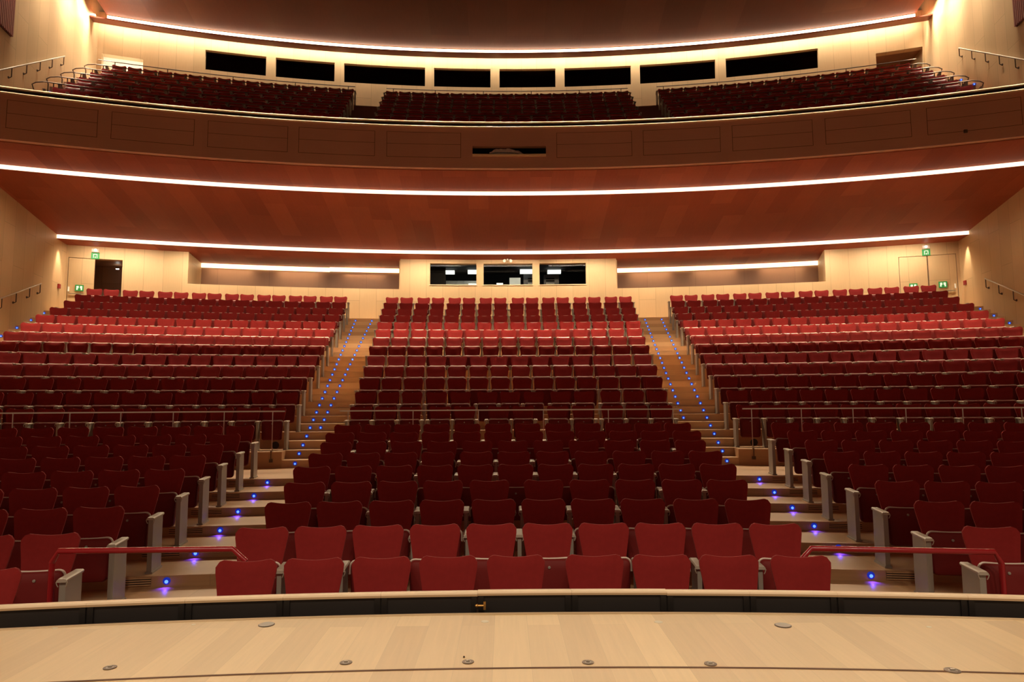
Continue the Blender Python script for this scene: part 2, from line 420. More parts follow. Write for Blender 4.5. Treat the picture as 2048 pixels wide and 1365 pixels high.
def pieces(s):
    out = ['backrest', 'seat_pan']
    first, last = s['idx'] == 1, s['idx'] == s['n']
    aisleR = (s['block'] == 'left' and first) or (s['block'].endswith('central') and last) or (s['block'] == 'balcony left' and last) or (s['block'].endswith('right') and last and s['block'] != 'right') or (s['block'] == 'right' and last)
    aisleL = (s['block'] == 'right' and first) or (s['block'].endswith('central') and first) or (s['block'] == 'left' and last) or (s['block'].startswith('balcony') and first)
    low = s['block'] == 'central' and s['row'] < 9
    if (s['L'] or aisleL) and not (low and first): out.append('panel_l' if aisleL and not s['block'].endswith('central') else 'armrest_standard')
    if (s['Rr'] or aisleR) and not (low and last): out.append('panel_r' if aisleR and not s['block'].endswith('central') else 'standard_r')
    return out
PADOF = {'armrest_standard': 'armrest_pad', 'standard_r': 'pad_r', 'panel_l': 'ppad_l', 'panel_r': 'ppad_r'}
for s in seats:
    x, y, z = P(s['R'], s['phi'], s['z']); s['loc'] = (x, y, z)
    u, v, d = proj(x, y, z+.8); s['vis'] = (-30 < u < 2078); s['d'] = d
    if s['row'] == 1 and s['block'] == 'left' and s['idx'] > 1: s['vis'] = False
order = sorted([s for s in seats if s['vis']], key=lambda s: s['d'])
near = set(id(s) for s in order[:300])
ROWN = lambda r: 'front row' if r == 1 else ORD[r]+' row from stage'
def make_seat(s):
    blk = s['block']
    if blk == 'central':
        lab = 'red folding seat, %s, central block, %s seat from its left end' % (ROWN(s['row']), ORD[s['idx']])
    else:
        lab = 'red folding seat, %s, %s block, %s seat in from the aisle' % (ROWN(s['row']), blk, ORD[s['idx']])
    t = thing('theatre_seat', lab, 'seat', s['loc'], -s['phi'], 'red folding seats of the stalls')
    for k in pieces(s):
        o = link(NAME.get(k, k), TM[k], t)
        if k == 'seat_pan':
            link('edge_trim', TM['seat_edge'], o); link('number_button', TM['seat_button'], o)
        if k in PADOF:
            link('armrest_pad', TM[PADOF[k]], o)
        if 'panel' in k: o['label'] = 'grey steel end panel at the aisle'
    return t
rest = []
for s in seats:
    if id(s) in near: make_seat(s)
    else: rest.append(s)
# the seats beyond the 300 nearest: one object
mats = ['red_fabric', 'red_shell', 'trim', 'grey_metal', 'pad']
VV, FF, MI, SM, off = [], [], [], [], 0
arr = {}
for k, t in TPL.items():
    me = TM[k]; n = len(me.vertices); a = np.empty(n*3); me.vertices.foreach_get('co', a)
    arr[k] = (a.reshape(-1, 3), [tuple(p.vertices) for p in me.polygons], mats.index(t[1]), t[2])
for s in rest:
    c, sn = math.cos(-s['phi']), math.sin(-s['phi']); Rm = np.array([[c, -sn, 0], [sn, c, 0], [0, 0, 1]])
    ks = []
    for k in pieces(s):
        ks.append(k)
        if k == 'seat_pan': ks += ['seat_edge']
        if k in PADOF: ks.append(PADOF[k])
    for k in ks:
        a, fs, mi, sm = arr[k]; VV.append(a @ Rm.T+np.array(s['loc']))
        FF += [tuple(i+off for i in f) for f in fs]; MI += [mi]*len(fs); SM += [sm]*len(fs); off += len(a)
me = D.meshes.new('theatre_seats'); me.from_pydata(np.concatenate(VV).tolist(), [], FF)
for m in mats: me.materials.append(M[m])
me.polygons.foreach_set('material_index', MI); me.polygons.foreach_set('use_smooth', SM); me.update()
me.set_sharp_from_angle(angle=math.radians(38))
tag(link('theatre_seats', me), 'the farther rows of red folding seats, upper stalls and balcony', 'seat', None, 'stuff')

# ------------------------------------------------------------------ stalls floor
def aL(R): return phimax(-1, R, -.05)
def aR(R): return phimax(1, R, -.05)
def seat_edge_phi(r, blk, which):
    ss = [s for s in seats if s['row'] == r and s['block'] == blk]
    a = [s['phi'] for s in ss]; return (min(a) if which < 0 else max(a))+which*.30/ss[0]['R']
mb = MB(); bands = []
for r in range(1, 23):
    R0 = RR(r)-.62 if r > 1 else 23.9
    if r == 10: R0 = 32.96
    if r == 22: R1 = 44.75
    elif r == 9: R1 = 32.96
    else: R1 = RR(r+1)-.62
    prev = FL(r-1) if r > 1 else -.3
    mb.sweep([(R0, prev-.02), (R0, FL(r)), (R1+.01, FL(r)), (R1+.01, prev-.02)], aL, aR, 40)
# cross-aisle platform pushed forward outside the aisles
LA = (seat_edge_phi(10, 'left', 1), seat_edge_phi(10, 'central', -1)); RA = (seat_edge_phi(10, 'central', 1), seat_edge_phi(10, 'right', -1))
gapL = (pixR(563, 930, 32.54)[0], pixR(676, 930, 32.54)[0]); gapR = (pixR(1360, 930, 32.54)[0], pixR(1478, 930, 32.54)[0])
for a0, a1 in ((aL, gapL[0]), (gapL[1], gapR[0]), (gapR[1], aR)):
    mb.sweep([(32.54, FL(9)-.02), (32.54, FL(10)), (32.97, FL(10)), (32.97, FL(9)-.02)], a0, a1, 20)
struct('floor', mb, M['stairs_wood'], 'stepped timber floor of the stalls')
# half steps in the aisles
st = MB()
for r in range(10, 23):
    R0, R1, z = RR(r)-1.04, RR(r)-.615, FL(r)-.165
    if r == 10: lims = [gapL, gapR]
    else: lims = [(seat_edge_phi(r-1, 'left', 1)-.0015, seat_edge_phi(r-1, 'central', -1)+.0015), (seat_edge_phi(r-1, 'central', 1)-.0015, seat_edge_phi(r-1, 'right', -1)+.0015)]
    for a0, a1 in lims: st.block(R0, R1, FL(r-1) if r > 10 else FL(9), z, a0, a1, 3)
    if r > 15:
        st.sweep([(R0, FL(r-1)), (R0, z), (R1, z), (R1, FL(r-1))], aL, seat_edge_phi(r-1, 'left', -1), 3)
        st.sweep([(R0, FL(r-1)), (R0, z), (R1, z), (R1, FL(r-1))], seat_edge_phi(r-1, 'right', 1), aR, 3)
struct('floor', st, M['riser_wood'], 'timber half steps of the aisles')
# slotted vents in the risers under the aisle-end seats
for sd, blk in ((-1, 'left'), (1, 'right')):
    for r in range(2, 10):
        R = RR(r)-.62
        s0 = [s for s in seats if s['row'] == r and s['block'] == blk and s['idx'] == 1][0]
        a0, a1 = s0['phi']-(.20+sd*.17)/R, s0['phi']+(.20-sd*.17)/R
        z0 = FL(r-1)
        t = thing('riser_vent', 'slotted air vent in the %s riser from stage, under the %s block end seat' % (ORD[r], blk), 'vent', P(R, (a0+a1)/2, z0), -s0['phi'], 'slotted vents in the step risers')
        bm_ = MB().block(R-.006, R+.01, z0+.022, z0+.098, a0, a1, 3); part(t, 'back_plate', bm_, M['slot'])
        sl = MB()
        for q in range(4): sl.block(R-.014, R-.004, z0+.020+q*.0225, z0+.032+q*.0225, a0, a1, 3)
        part(t, 'slats', sl, M['riser_wood'])

for nm, u in (('left', 551), ('right', 1508)):
    Rv = RR(11)-1.045; a, z = pixR(u, 883, Rv)
    mesh_thing('round_vent', MB().lathe(P(Rv, a, FL(10)+.085), (-math.sin(a), -math.cos(a), 0), [(.075, -.005), (.075, .012), (.06, .016)], 20), M['slot'], 'round black vent on the floor under the %s block seat behind the rail' % nm, 'vent', 'round black vents')
# ------------------------------------------------------------------ stage and its front parapet
SZ = E-1.4
WP = 11.2
mb = MB()
x0, x1 = -.34, .34
mb.sweep([(15.5, SZ-.25), (15.5, SZ), (23.53, SZ), (23.53, SZ-.25)], -.34, .34, 60)
for f, u in zip(mb.f, mb.uv):           # boards run straight towards the audience
    for i, vi in enumerate(f): u[i] = (mb.v[vi][0], mb.v[vi][1]) if len(u) == 4 else u[i]
struct('floor', mb, M['stage_floor'], 'pale timber stage floor')
mb = MB().sweep([(22.545, SZ+.0005), (22.545, SZ+.0025), (22.562, SZ+.0025), (22.562, SZ+.0005)], -.33, .33, 60)
struct('trim_1', mb, M['dark_groove'], 'thin dark groove across the stage floor')
mb = MB().sweep([(23.50, SZ+.0005), (23.50, SZ+.003), (23.535, SZ+.003), (23.535, SZ+.0005)], -.33, .33, 60)
struct('trim_2', mb, M['maple_rail'], 'pale nosing along the stage edge')
# void between stage and parapet
mb = MB().sweep([(23.53, -.3), (23.53, -.28), (23.95, -.28), (23.95, -.3)], -.34, .34, 40)
struct('floor', mb, M['black'], 'dark bottom of the gap before the parapet')
seams = [-420, -212, -20, 173, 370, 566, 761.5, 955, 1143, 1334, 1500, 1675, 1936, 2130, 2340]
ph = [pixR(u, 1187, 23.68)[0] for u in seams]
PT = E-1.300
for i in range(len(seams)-1):
    a0, a1 = ph[i]+.00003, ph[i+1]-.00003
    zz = PT+(.004 if 7 <= i <= 8 else 0)
    am = (a0+a1)/2; nseg = 8
    vis = [None, None, 'far left end, partly cut by the frame', 'second from the left edge of the photo', 'third from the left edge of the photo', 'fourth from the left edge of the photo', 'left of the clamp segment', 'in the middle, by the brass clamp', 'right of the brass clamp segment', 'second right of the clamp segment', 'third right of the clamp segment', 'second from the right edge of the photo', 'at the right edge of the photo', None]
    lab = 'stage parapet segment, pale wood over black board, %s' % (vis[i] if i < len(vis) and vis[i] else ('outside the left edge' if i < 2 else 'outside the right edge'))
    if proj(*P(23.7, ph[i+1], PT))[0] < 0 or proj(*P(23.7, ph[i], PT))[0] > 2048: continue
    t = thing('parapet_segment', lab, 'parapet', P(23.75, am, 0), -am, 'segments of the stage parapet')
    part(t, 'wooden_cap', MB().sweep([(23.685, zz-.030), (23.68, zz-.014), (23.687, zz-.004), (23.70, zz-.003), (23.745, zz-.003), (23.75, zz-.030)], a0, a1, nseg), M['maple_rail'])
    part(t, 'black_panel', MB().sweep([(23.70, -.0), (23.70, zz-.030), (23.74, zz-.030), (23.74, -.0)], a0, a1, nseg), M['black'])
    for a in (a0+.0002, a1-.0018): part(t, 'post', MB().block(23.690, 23.70, 0, zz-.03, a, a+.0016, 1), M['black_post'])
# brass clamp
ac = pixR(960, 1213, 23.64); cx, cy, cz = P(23.65, ac[0], ac[1])
t = thing('clamp_bolt', 'small brass clamp bolt on the black front of the stage parapet', 'bolt', (cx, cy, cz))
part(t, 'rod', MB().lathe((cx-.035, cy, cz), (1, 0, 0), [(.004, 0), (.009, .006), (.011, .016), (.007, .022), (.007, .062)], 12), M['brass'])
part(t, 'wing_head', MB().box((cx+.032, cy, cz), (.008, .012, .026)), M['brass'])
part(t, 'stem', MB().box((cx-.018, cy+.01, cz-.03), (.006, .006, .028)), M['dark_steel'])
# floor outlets and marks
outs = [(220, 1336.5, .034, 1), (692, 1326.5, .034, 2), (936, 1325, .033, 3), (1176, 1326, .033, 4), (1421, 1329, .034, 5), (1905, 1342.5, .04, 6)]
def pixZ(u, v, z):
    d = ray(u, v); t = (z-E)/d.z; return (CX_+d.x*t, d.y*t, z)
pos = ['leftmost', 'second from left', 'third from left', 'fourth from left', 'fifth from left', 'rightmost']
for (u, v, r, i) in outs:
    x, y, z = pixZ(u, v, SZ); t = thing('floor_outlet', 'small round floor outlet by the stage groove, '+pos[i-1], 'floor outlet', (x, y, z), 0, 'floor outlets along the stage groove')
    part(t, 'ring', MB().lathe((x, y, z), (0, 0, 1), [(r, .0005), (r, .003), (r*.86, .004)], 24), M['dark_steel'], True)
    part(t, 'plug', MB().lathe((x, y-.004, z), (0, 0, 1), [(r*.6, .003), (r*.55, .0045), (r*.3, .005)], 16), M['grey_metal'], True)
    part(t, 'latch', MB().box((x, y, z+.008), (r*.30, r*.14, .003)), M['steel'])
for (u, v, w) in ((533, 1250.5, 'left'), (1566, 1252, 'right')):
    x, y, z = pixZ(u, v, SZ); t = thing('floor_cover', 'larger flat round grey cover in the stage floor, '+w+' one near the edge', 'floor cover', (x, y, z), 0, 'round covers in the stage floor')
    part(t, 'rim', MB().lathe((x, y, z), (0, 0, 1), [(.052, .0005), (.052, .002), (.047, .003)], 28), M['dark_steel'], True)
    part(t, 'lid', MB().lathe((x, y, z), (0, 0, 1), [(.046, .003), (.046, .005), (.03, .0055)], 28), M['grey_metal'], True)
for (u, v, w, k) in ((970, 1244, 'left of the middle seam', .026), (1317, 1245, 'right of the middle', .028), (110, 1257.5, 'near the left edge', .016), (387, 1250, 'left, between cover and edge', .014), (1858, 1255, 'near the right edge', .016)):
    x, y, z = pixZ(u, v, SZ); mb = MB(); n = 18
    pr = [(k*.55, .0006), (k*.55, .0014), (k, .0014), (k, .0006)]
    mb.lathe((x, y, z), (0, 0, 1), [(k, .0005), (k*.98, .0016), (k*.5, .0016)], n)
    mesh_thing('tape_mark', mb, M['tape'], 'small pale tape mark on the stage floor, '+w, 'tape mark', 'tape marks on the stage')
x, y, z = pixZ(928, 1316, SZ)
mesh_thing('screw_mark', MB().lathe((x, y, z), (0, 0, 1), [(.006, .0005), (.005, .006), (.003, .009)], 8), M['dark_steel'], 'tiny dark screw beside the third floor outlet', 'screw')
# red tubular barriers behind the parapet
def barrier(pts, lab):
    w = [Vector(p) for p in pts]; t = thing('red_barrier', lab, 'barrier', (w[0].x, w[0].y, 0), 0, 'red barriers at the foot of the aisles')
    part(t, 'handrail', MB().tube(w[1:-1], .0245, 12), M['red_paint'], True)
    for a, b in ((w[0], w[1]), (w[-1], w[-2])): part(t, 'post', MB().tube([a, b], .0235, 12), M['red_paint'], True)
def bz(u, v, Y):
    d = ray(u, v); t = Y/d.y; return (CX_+d.x*t, Y, E+d.z*t)
def bar(us, Y, lab):
    p = [bz(u, v, Y) for u, v in us]; a = (p[0][0], Y, 0.0); b = (p[-1][0], Y, 0.0)
    barrier([a]+p+[b], lab)
bar([(104, 1126), (118, 1103), (466, 1099), (492, 1124)], 5.80, 'red tubular barrier at the foot of the left aisle')
bar([(1601, 1123), (1622, 1098), (1988, 1104.5), (2003, 1127)], 5.80, 'red tubular barrier at the foot of the right aisle')

# ------------------------------------------------------------------ guard rail above the cross aisle
RG = 32.60; GZ = E-.085
def guard(u0, u1, posts, lab):
    a0, a1 = pixR(u0, 821, RG)[0], pixR(u1, 821, RG)[0]; am = (a0+a1)/2
    t = thing('guard_rail', lab, 'railing', P(RG, am, FL(10)), -am, 'guard rails along the cross aisle')
    part(t, 'top_rail', MB().sweep([(RG-.02, GZ-.012), (RG-.02, GZ+.012), (RG+.02, GZ+.012), (RG+.02, GZ-.012)], a0, a1, 24), M['steel'])
    for u in posts:
        a = pixR(u, 850, RG)[0]; b = P(RG, a, 0)
        q = part(t, 'post', MB().block(RG-.012, RG+.012, FL(10)-.18 if False else FL(10), GZ-.01, a-.0002, a+.0002, 1), M['steel'])
    for u in posts:
        a = pixR(u, 850, RG)[0]
        part(t, 'foot_plate', MB().block(32.515, 32.54, FL(10)-.20, FL(10)-.14, a-.0010, a+.0010, 1).block(32.515, 32.532, FL(10)-.2, FL(10)+.02, a-.0002, a+.0002, 1).block(32.515, RG+.01, FL(10)+.001, FL(10)+.012, a-.0004, a+.0004, 1), M['dark_steel'])
guard(-60, 570, [25, 139, 241, 346, 448, 545], 'thin steel guard rail before the left block, above the cross aisle')
guard(680, 1363, [696, 826, 957, 1087, 1217, 1347], 'thin steel guard rail before the central block, above the cross aisle')
guard(1485, 2110, [1504, 1603.6, 1707, 1813, 1927, 2045], 'thin steel guard rail before the right block, above the cross aisle')

# ------------------------------------------------------------------ blue step lights
BEZ = MB().lathe((0, 0, 0), (0, -1, 0), [(.038, 0), (.038, .008), (.030, .014)], 16).mesh('bezel', M['bezel'], True)
LEN_ = MB().lathe((0, -.0135, -.006), (0, -1, 0), [(.019, 0), (.017, .004), (.008, .007)], 14).mesh('lens', M['blue_lens'], True)
def step_light(R, phi, z, lab, grp, glow=0, sc=1.0):
    x, y, _ = P(R, phi, z); t = thing('step_light', lab, 'step light', (x, y, z), -phi, grp); t.scale = (sc, 1, sc)
    link('bezel', BEZ, t); link('lens', LEN_, t)
    if glow:
        ld = D.lights.new('step_glow', 'SPOT'); ld.energy = glow*4.5; ld.color = (.09, .035, 1); ld.spot_size = math.radians(125); ld.spot_blend = .8; ld.shadow_soft_size = .008
        l = link('lamp', ld, t); l.location = (0, -.045, -.005); l.rotation_euler = (math.radians(-25), 0, 0)
GRP = 'blue step lights in the stair risers'
lowL = [(535, 968, 9), (508, 998, 8), (476, 1032, 7), (440, 1072, 6), (391, 1119, 5), (333, 1177, 4)]
lowR = [(1519, 968, 9), (1549, 997, 8), (1585, 1031, 7), (1629, 1073, 6), (1678, 1120, 5), (1743, 1179, 4)]
for nm, lst in (('left', lowL), ('right', lowR)):
    for (u, v, r) in lst:
        R = RR(r)-.622; a, z = pixR(u, v, R); z = FL(r)-.052
        step_light(R, a, z, 'blue step light in the %s riser from stage, foot of the %s aisle' % (ORD[r], nm), GRP, .42)
def pcol(uv0, uv1): return pixR(*uv0, 32.54)[0], pixR(*uv1, 43.02)[0]
cols = [('left', 'outer', (590, 930), (711, 643), 0), ('left', 'inner', None, None, 4), ('right', 'inner', None, None, 5), ('right', 'outer', (1454, 929), (1323.3, 641), 0)]
for nm, side, p0, p1, i0 in cols:
    for i in range(26):
        if i < i0: continue
        r = 10+i//2; R = RR(r)-(.62 if i % 2 else 1.04)-.002
        z = FL(9)+.165*(i+1)-.082 if i < 2 else FL(r)-(.082 if i % 2 else .247)
        if side == 'outer': a0, a1 = pixR(*p0, 32.54)[0], pixR(*p1, 43.02)[0]; f = (R-32.54)/(43.02-32.54); a = a0+(a1-a0)*f
        elif nm == 'left': a0, R0_ = pixR(648.5, 842, RR(12)-.62)[0], RR(12)-.62; a1 = pixR(743.7, 643, 43.02)[0]; a = a0+(a1-a0)*(R-R0_)/(43.02-R0_)
        else: a0, R0_ = pixR(1367, 841, RR(12)-.62)[0], RR(12)-.62; a1 = pixR(1290, 642, 43.02)[0]; a = a0+(a1-a0)*(R-R0_)/(43.02-R0_)
        step_light(R, a, z, 'blue step light, %s column of %s aisle, %s riser above the cross aisle' % (side, nm, ORD[i+1]), GRP, 0, 1.0)
for nm, lst in (('left', [(88, 626.5, 22, 1), (62, 641, 21, 1), (34, 656, 20, 1), (2, 672, 19, 1)]), ('right', [(1960.5, 621, 22, 1), (1988, 635, 21, 1), (2019, 649, 20, 1)])):
    for k, (u, v, r, h) in enumerate(lst):
        best = min(((abs(pixR(u, v, RR(q)-off)[1]-(FL(q)-dz)), q, off, dz) for q in range(15, 23) for off, dz in ((.62, .082), (1.04, .247))))
        q, off, dz = best[1:]; R = RR(q)-off-.002; a = pixR(u, v, R)[0]
        step_light(R, a, FL(q)-dz, 'blue step light by the %s side wall steps, %s from the top' % (nm, ORD[k+1]), GRP, 0, 1.1)

# ------------------------------------------------------------------ side walls
TOPZ = E+14.6
for sd, nm in ((-1, 'left'), (1, 'right')):
    mb = MB(); y0, y1 = 2.0, 27.6
    xa, xb = wall_x(sd, y0), wall_x(sd, y1); n = Vector((sd, .2*-1, 0)).normalized()*.3; n.y = abs(n.y)*-1
    pts = [(xa, y0), (xb, y1), (xb+sd*.3, y1), (xa+sd*.3, y0)]
    z0, z1 = -.3, TOPZ+1.2
    L_ = math.hypot(xb-xa, y1-y0)
    mb.quad((xa, y0, z0), (xb, y1, z0), (xb, y1, z1), (xa, y0, z1), [(0, z0), (L_, z0), (L_, z1), (0, z1)])
    mb.quad((xa+sd*.3, y0, z0), (xb+sd*.3, y1, z0), (xb+sd*.3, y1, z1), (xa+sd*.3, y0, z1))
    mb.quad((xa, y0, z0), (xa+sd*.3, y0, z0), (xa+sd*.3, y0, z1), (xa, y0, z1)); mb.quad((xb, y1, z0), (xb+sd*.3, y1, z0), (xb+sd*.3, y1, z1), (xb, y1, z1))
    mb.quad((xa, y0, z1), (xb, y1, z1), (xb+sd*.3, y1, z1), (xa+sd*.3, y0, z1))
    struct('wall_'+nm, mb, M['maple_wall'], 'pale maple panelled side wall')
def wallpt(sd, u, v, off=0):
    d = ray(u, v); k = .2*sd; b = (-10.44 if sd < 0 else 10.9)-sd*off
    t = (b-CX_)/(d.x-k*d.y) if True else 0
    return Vector((CX_+d.x*t, d.y*t, E+d.z*t))
def handrail(sd, pa, pb, brs, nm, lab, ext):
    a, b = wallpt(sd, *pa, .09), wallpt(sd, *pb, .09); dv = (a-b).normalized(); a2 = a+dv*ext
    t = thing('handrail', lab, 'handrail', tuple(b), 0, 'handrails on the side walls')
    part(t, 'rail', MB().tube([b-dv*.02, a2], .021, 10), M['steel'], True)
    for (u, v) in brs:
        p = wallpt(sd, u, v, .09)
        # drop onto the rail line
        s_ = (p.y-b.y)/(a.y-b.y); q = b+(a-b)*s_; w = Vector((sd, 0, 0))
        part(t, 'bracket', MB().tube([q, q-Vector((0, 0, .27)), q-Vector((0, 0, .29))+w*.03, q-Vector((0, 0, .29))+w*.09], .014, 6)
             .lathe(q-Vector((0, 0, .29))+w*.075, (sd, 0, 0), [(.035, 0), (.035, .012)], 12), M['dark_steel'], True)
handrail(-1, (2, 597), (82, 568), [(4, 597), (33, 586), (60, 576), (81, 568)], 'll', 'steel handrail on the left wall beside the stalls steps', 3)
handrail(1, (2044, 589), (1970, 557.5), [(1971, 558), (1997, 569), (2026, 580)], 'lr', 'steel handrail on the right wall beside the stalls steps', 3)
handrail(-1, (2, 140), (129, 113), [(24, 136), (54, 130), (81, 124), (105, 118), (128, 113)], 'ul', 'steel handrail on the left wall of the balcony', 3)
handrail(1, (2044, 119), (1918, 96.5), [(1918, 97), (1943, 102), (1970, 107), (1998, 113), (2030, 119)], 'ur', 'steel handrail on the right wall of the balcony', 3)
# dark red slatted grilles high on the side walls
for sd, (ua, va), lab in ((-1, (21, 74), 'dark red slatted grille high on the left wall'), (1, (2034, 54), 'dark red slatted grille high on the right wall')):
    p = wallpt(sd, ua, va); t = thing('wall_grille', lab, 'grille', tuple(p), 0, 'slatted grilles on the side walls')
    d = Vector((sd*.2, 1, 0)).normalized(); nrm = Vector((-sd, .2, 0)).normalized(); rot = Matrix((d, nrm, Vector((0, 0, 1)))).transposed()
    c = p-d*.9+Vector((0, 0, 1.0)); part(t, 'backing', MB().box(c+nrm*.01, (.9, .01, 1.0), rot), M['slot'])
    for i in range(20): part(t, 'slat', MB().box(p-d*(.045+i*.09)+Vector((0, 0, 1.0))+nrm*.05, (.028, .03, 1.0), rot), M['grille_red'])

# ------------------------------------------------------------------ rear wall of the stalls
RW_ = 44.4; WB, WT = FL(22)-.3, E+5.56
def ang(u, v=540, R=RW_): return pixR(u, v, R)[0]
dl0, dl1, dl2 = ang(135, 550), ang(189.5, 550), ang(244, 550); dr0, dr1, dr2 = ang(1798.5, 550), ang(1856.5, 550), ang(1915, 550)
DZ = E+5.13
bl, br_ = ang(375, 570), ang(1652, 567); c0, c1 = ang(800, 560), ang(1233, 560)
W0, W1 = RW_, RW_+.28
mb = MB()
mb.sweep([(W0, WB), (W0, WT), (W1, WT), (W1, WB)], aL, dl0, 3)
mb.block(W0, W1, DZ, WT, dl0, dl2, 4).block(W0, W1, WB, WT, dl2, bl, 6)
mb.block(W0, W1, WB, WT, br_, dr0, 6).block(W0, W1, DZ, WT, dr0, dr2, 4)
mb.sweep([(W0, WB), (W0, WT), (W1, WT), (W1, WB)], dr2, aR, 3)
# low walls in front of the two recesses
ZP = E+4.40
mb.block(W0, W1, WB, ZP, bl, c0, 16).block(W0, W1, WB, ZP, c1, br_, 16)
# booth front with three windows
wins = [(860, 953), (967, 1065), (1079, 1172)]
wz0, wz1 = E+4.585, E+5.405
edges = [c0]+[ang(u, 550) for w in wins for u in w]+[c1]
for i in range(0, 8, 2): mb.block(W0, W1, WB, WT, edges[i], edges[i+1], 3)
for i in range(1, 7, 2): mb.block(W0, W1, WB, wz0, edges[i], edges[i+1], 3).block(W0, W1, wz1, WT, edges[i], edges[i+1], 3)
struct('wall_back', mb, M['maple_wall'], 'pale maple rear wall of the stalls')
# window panes, sills
for i, w in enumerate(('left', 'middle', 'right')):
    a0, a1 = edges[1+2*i], edges[2+2*i]
    t = D.objects.new('window_%d' % (i+1), None); COL.objects.link(t); t.location = P(RW_, (a0+a1)/2, wz0); t['kind'] = 'structure'; t['label'] = '%s window of the control booth' % w
    part(t, 'pane', MB().block(W0+.14, W0+.15, wz0, wz1, a0, a1, 3), M['glass'])
    part(t, 'window_sill', MB().block(W0-.025, W0+.12, wz0-.03, wz0, a0-.0006, a1+.0006, 3), M['maple_rail'])
# doors
def door(i, a0, a1, lab, rec=.03):
    t = D.objects.new('door_%d' % i, None); COL.objects.link(t); t.location = P(RW_, (a0+a1)/2, FL(22)); t['kind'] = 'structure'; t['label'] = lab
    g = .0004
    part(t, 'door_leaf', MB().block(W0+rec-.02, W0+rec+.03, FL(22), DZ-.015, a0+g, a1-g, 3), M['maple_wall'])
    return t
d1 = door(1, dl0, dl1, 'closed left leaf of the double door, left side'); d2 = door(2, dr0, dr1, 'left leaf of the closed right double door'); d3 = door(3, dr1, dr2, 'right leaf of the closed right double door')
def lever(t, u, v):
    a, z = pixR(u, v, RW_); part(t, 'door_handle', MB().tube([P(W0-.04, a, z+.1), P(W0-.05, a, z+.02), P(W0-.06, a, z-.06)], .028, 8).tube([P(W0+.0, a, z+.09), P(W0-.05, a, z+.09)], .015, 6), M['white'], True)
    part(t, 'push_bar', MB().block(W0-.05, W0-.02, z-.14, z-.115, a, a+(.0105 if u < 1850 else -.0105), 2), M['steel'])
lever(d1, 134.5+3, 580); lever(d3, 1912-2, 574)
# dark corridor behind the open leaf
mb = MB(); mb.block(W1, W1+1.5, FL(22)-.05, FL(22), dl1-.01, dl2+.01, 2).block(W1+1.45, W1+1.5, FL(22), DZ+.1, dl1-.01, dl2+.01, 2).block(W1, W1+1.5, DZ+.05, DZ+.1, dl1-.01, dl2+.01, 2).block(W1, W1+1.5, FL(22), DZ+.1, dl1-.012, dl1-.009, 2).block(W1, W1+1.5, FL(22), DZ+.1, dl2+.009, dl2+.012, 2)
struct('wall_corridor', mb, M['brown_wood'], 'dark corridor behind the open left door')
a, z = pixR(235, 538, RW_+1.2)
mesh_thing('corridor_lamp', MB().lathe(P(RW_+1.2, a, z), (0, 0, -1), [(.05, 0), (.05, .015), (.02, .02)], 12), M['lamp_white'], 'tiny distant lamp seen through the open dark doorway', 'lamp')
# recess: rear panelling, returns, soffit, cove glow
RB = 46.4
cb0, cb1 = ang(402, 560, RB), ang(1637, 560, RB); cc0, cc1 = ang(800, 560, RB)+.004, ang(1233, 560, RB)-.004
mb = MB(); mb.block(RB, RB+.2, WB, WT+.4, cb0-.004, cc0+.006, 16).block(RB, RB+.2, WB, WT+.4, cc1-.006, cb1+.004, 16)
asm = ang(660, 560, RB); mb.block(RB-.10, RB, WB, E+5.55, asm, cc0, 6)
struct('wall_recess', mb, M['brown_wood'], 'brown panelled back of the recesses')
mb = MB()
for (a_, b_) in ((bl, cb0), (br_, cb1)):
    p = [P(W1, a_, 0), P(RB, b_, 0)]
    sg = -1 if a_ < 0 else 1; q = [P(W1, a_+sg*.005, 0), P(RB, b_+sg*.005, 0)]
    i = len(mb.v)
    for z in (WB, WT+.2):
        for s_ in (p[0], p[1], q[1], q[0]): mb.v.append((s_[0], s_[1], z))
    for f in ((0, 1, 2, 3), (4, 5, 6, 7), (0, 1, 5, 4), (1, 2, 6, 5), (2, 3, 7, 6), (3, 0, 4, 7)):
        mb.f.append(tuple(i+k for k in f)); mb.mi.append(0); mb.uv.append([(mb.v[i+k][1], mb.v[i+k][2]) for k in f])
mb.block(W1, RB+.1, WB, WT+.1, c0-.0012, c0+.005, 1).block(W1, RB+.1, WB, WT+.1, c1-.005, c1+.0012, 1)
struct('wall_recess', mb, M['maple_wall'], 'pale returns at the sides of the recesses')
def recess_soffit(a0, a1):
    return MB().sweep([(W0-.02, WT-.005), (W0-.02, WT+.10), (RB, WT+.10), (RB, WT-.01)], a0, a1, 16)
for i, (a0, a1) in enumerate(((bl-.006, c0), (c1, br_+.006))):
    struct('ceiling_recess', recess_soffit(a0, a1), M['red_wood'], 'red timber soffit over the recess')
for i, (a0, a1, R_, nm) in enumerate(((cb0, asm, RB-.01, 'left recess, long part'), (asm, cc0, RB-.11, 'left recess, short part beside the booth'), (cc1, cb1, RB-.01, 'right recess'))):
    mesh_thing('cove_glow', MB().block(R_-.05, R_, E+5.39, E+5.55, a0, a1, 14), M['recess_glow'], 'glowing band for cove-lit wall along top of the '+nm, 'light', 'cove glow bands of the recesses')  # emissive band stands in for the cove's bright wash on the wall
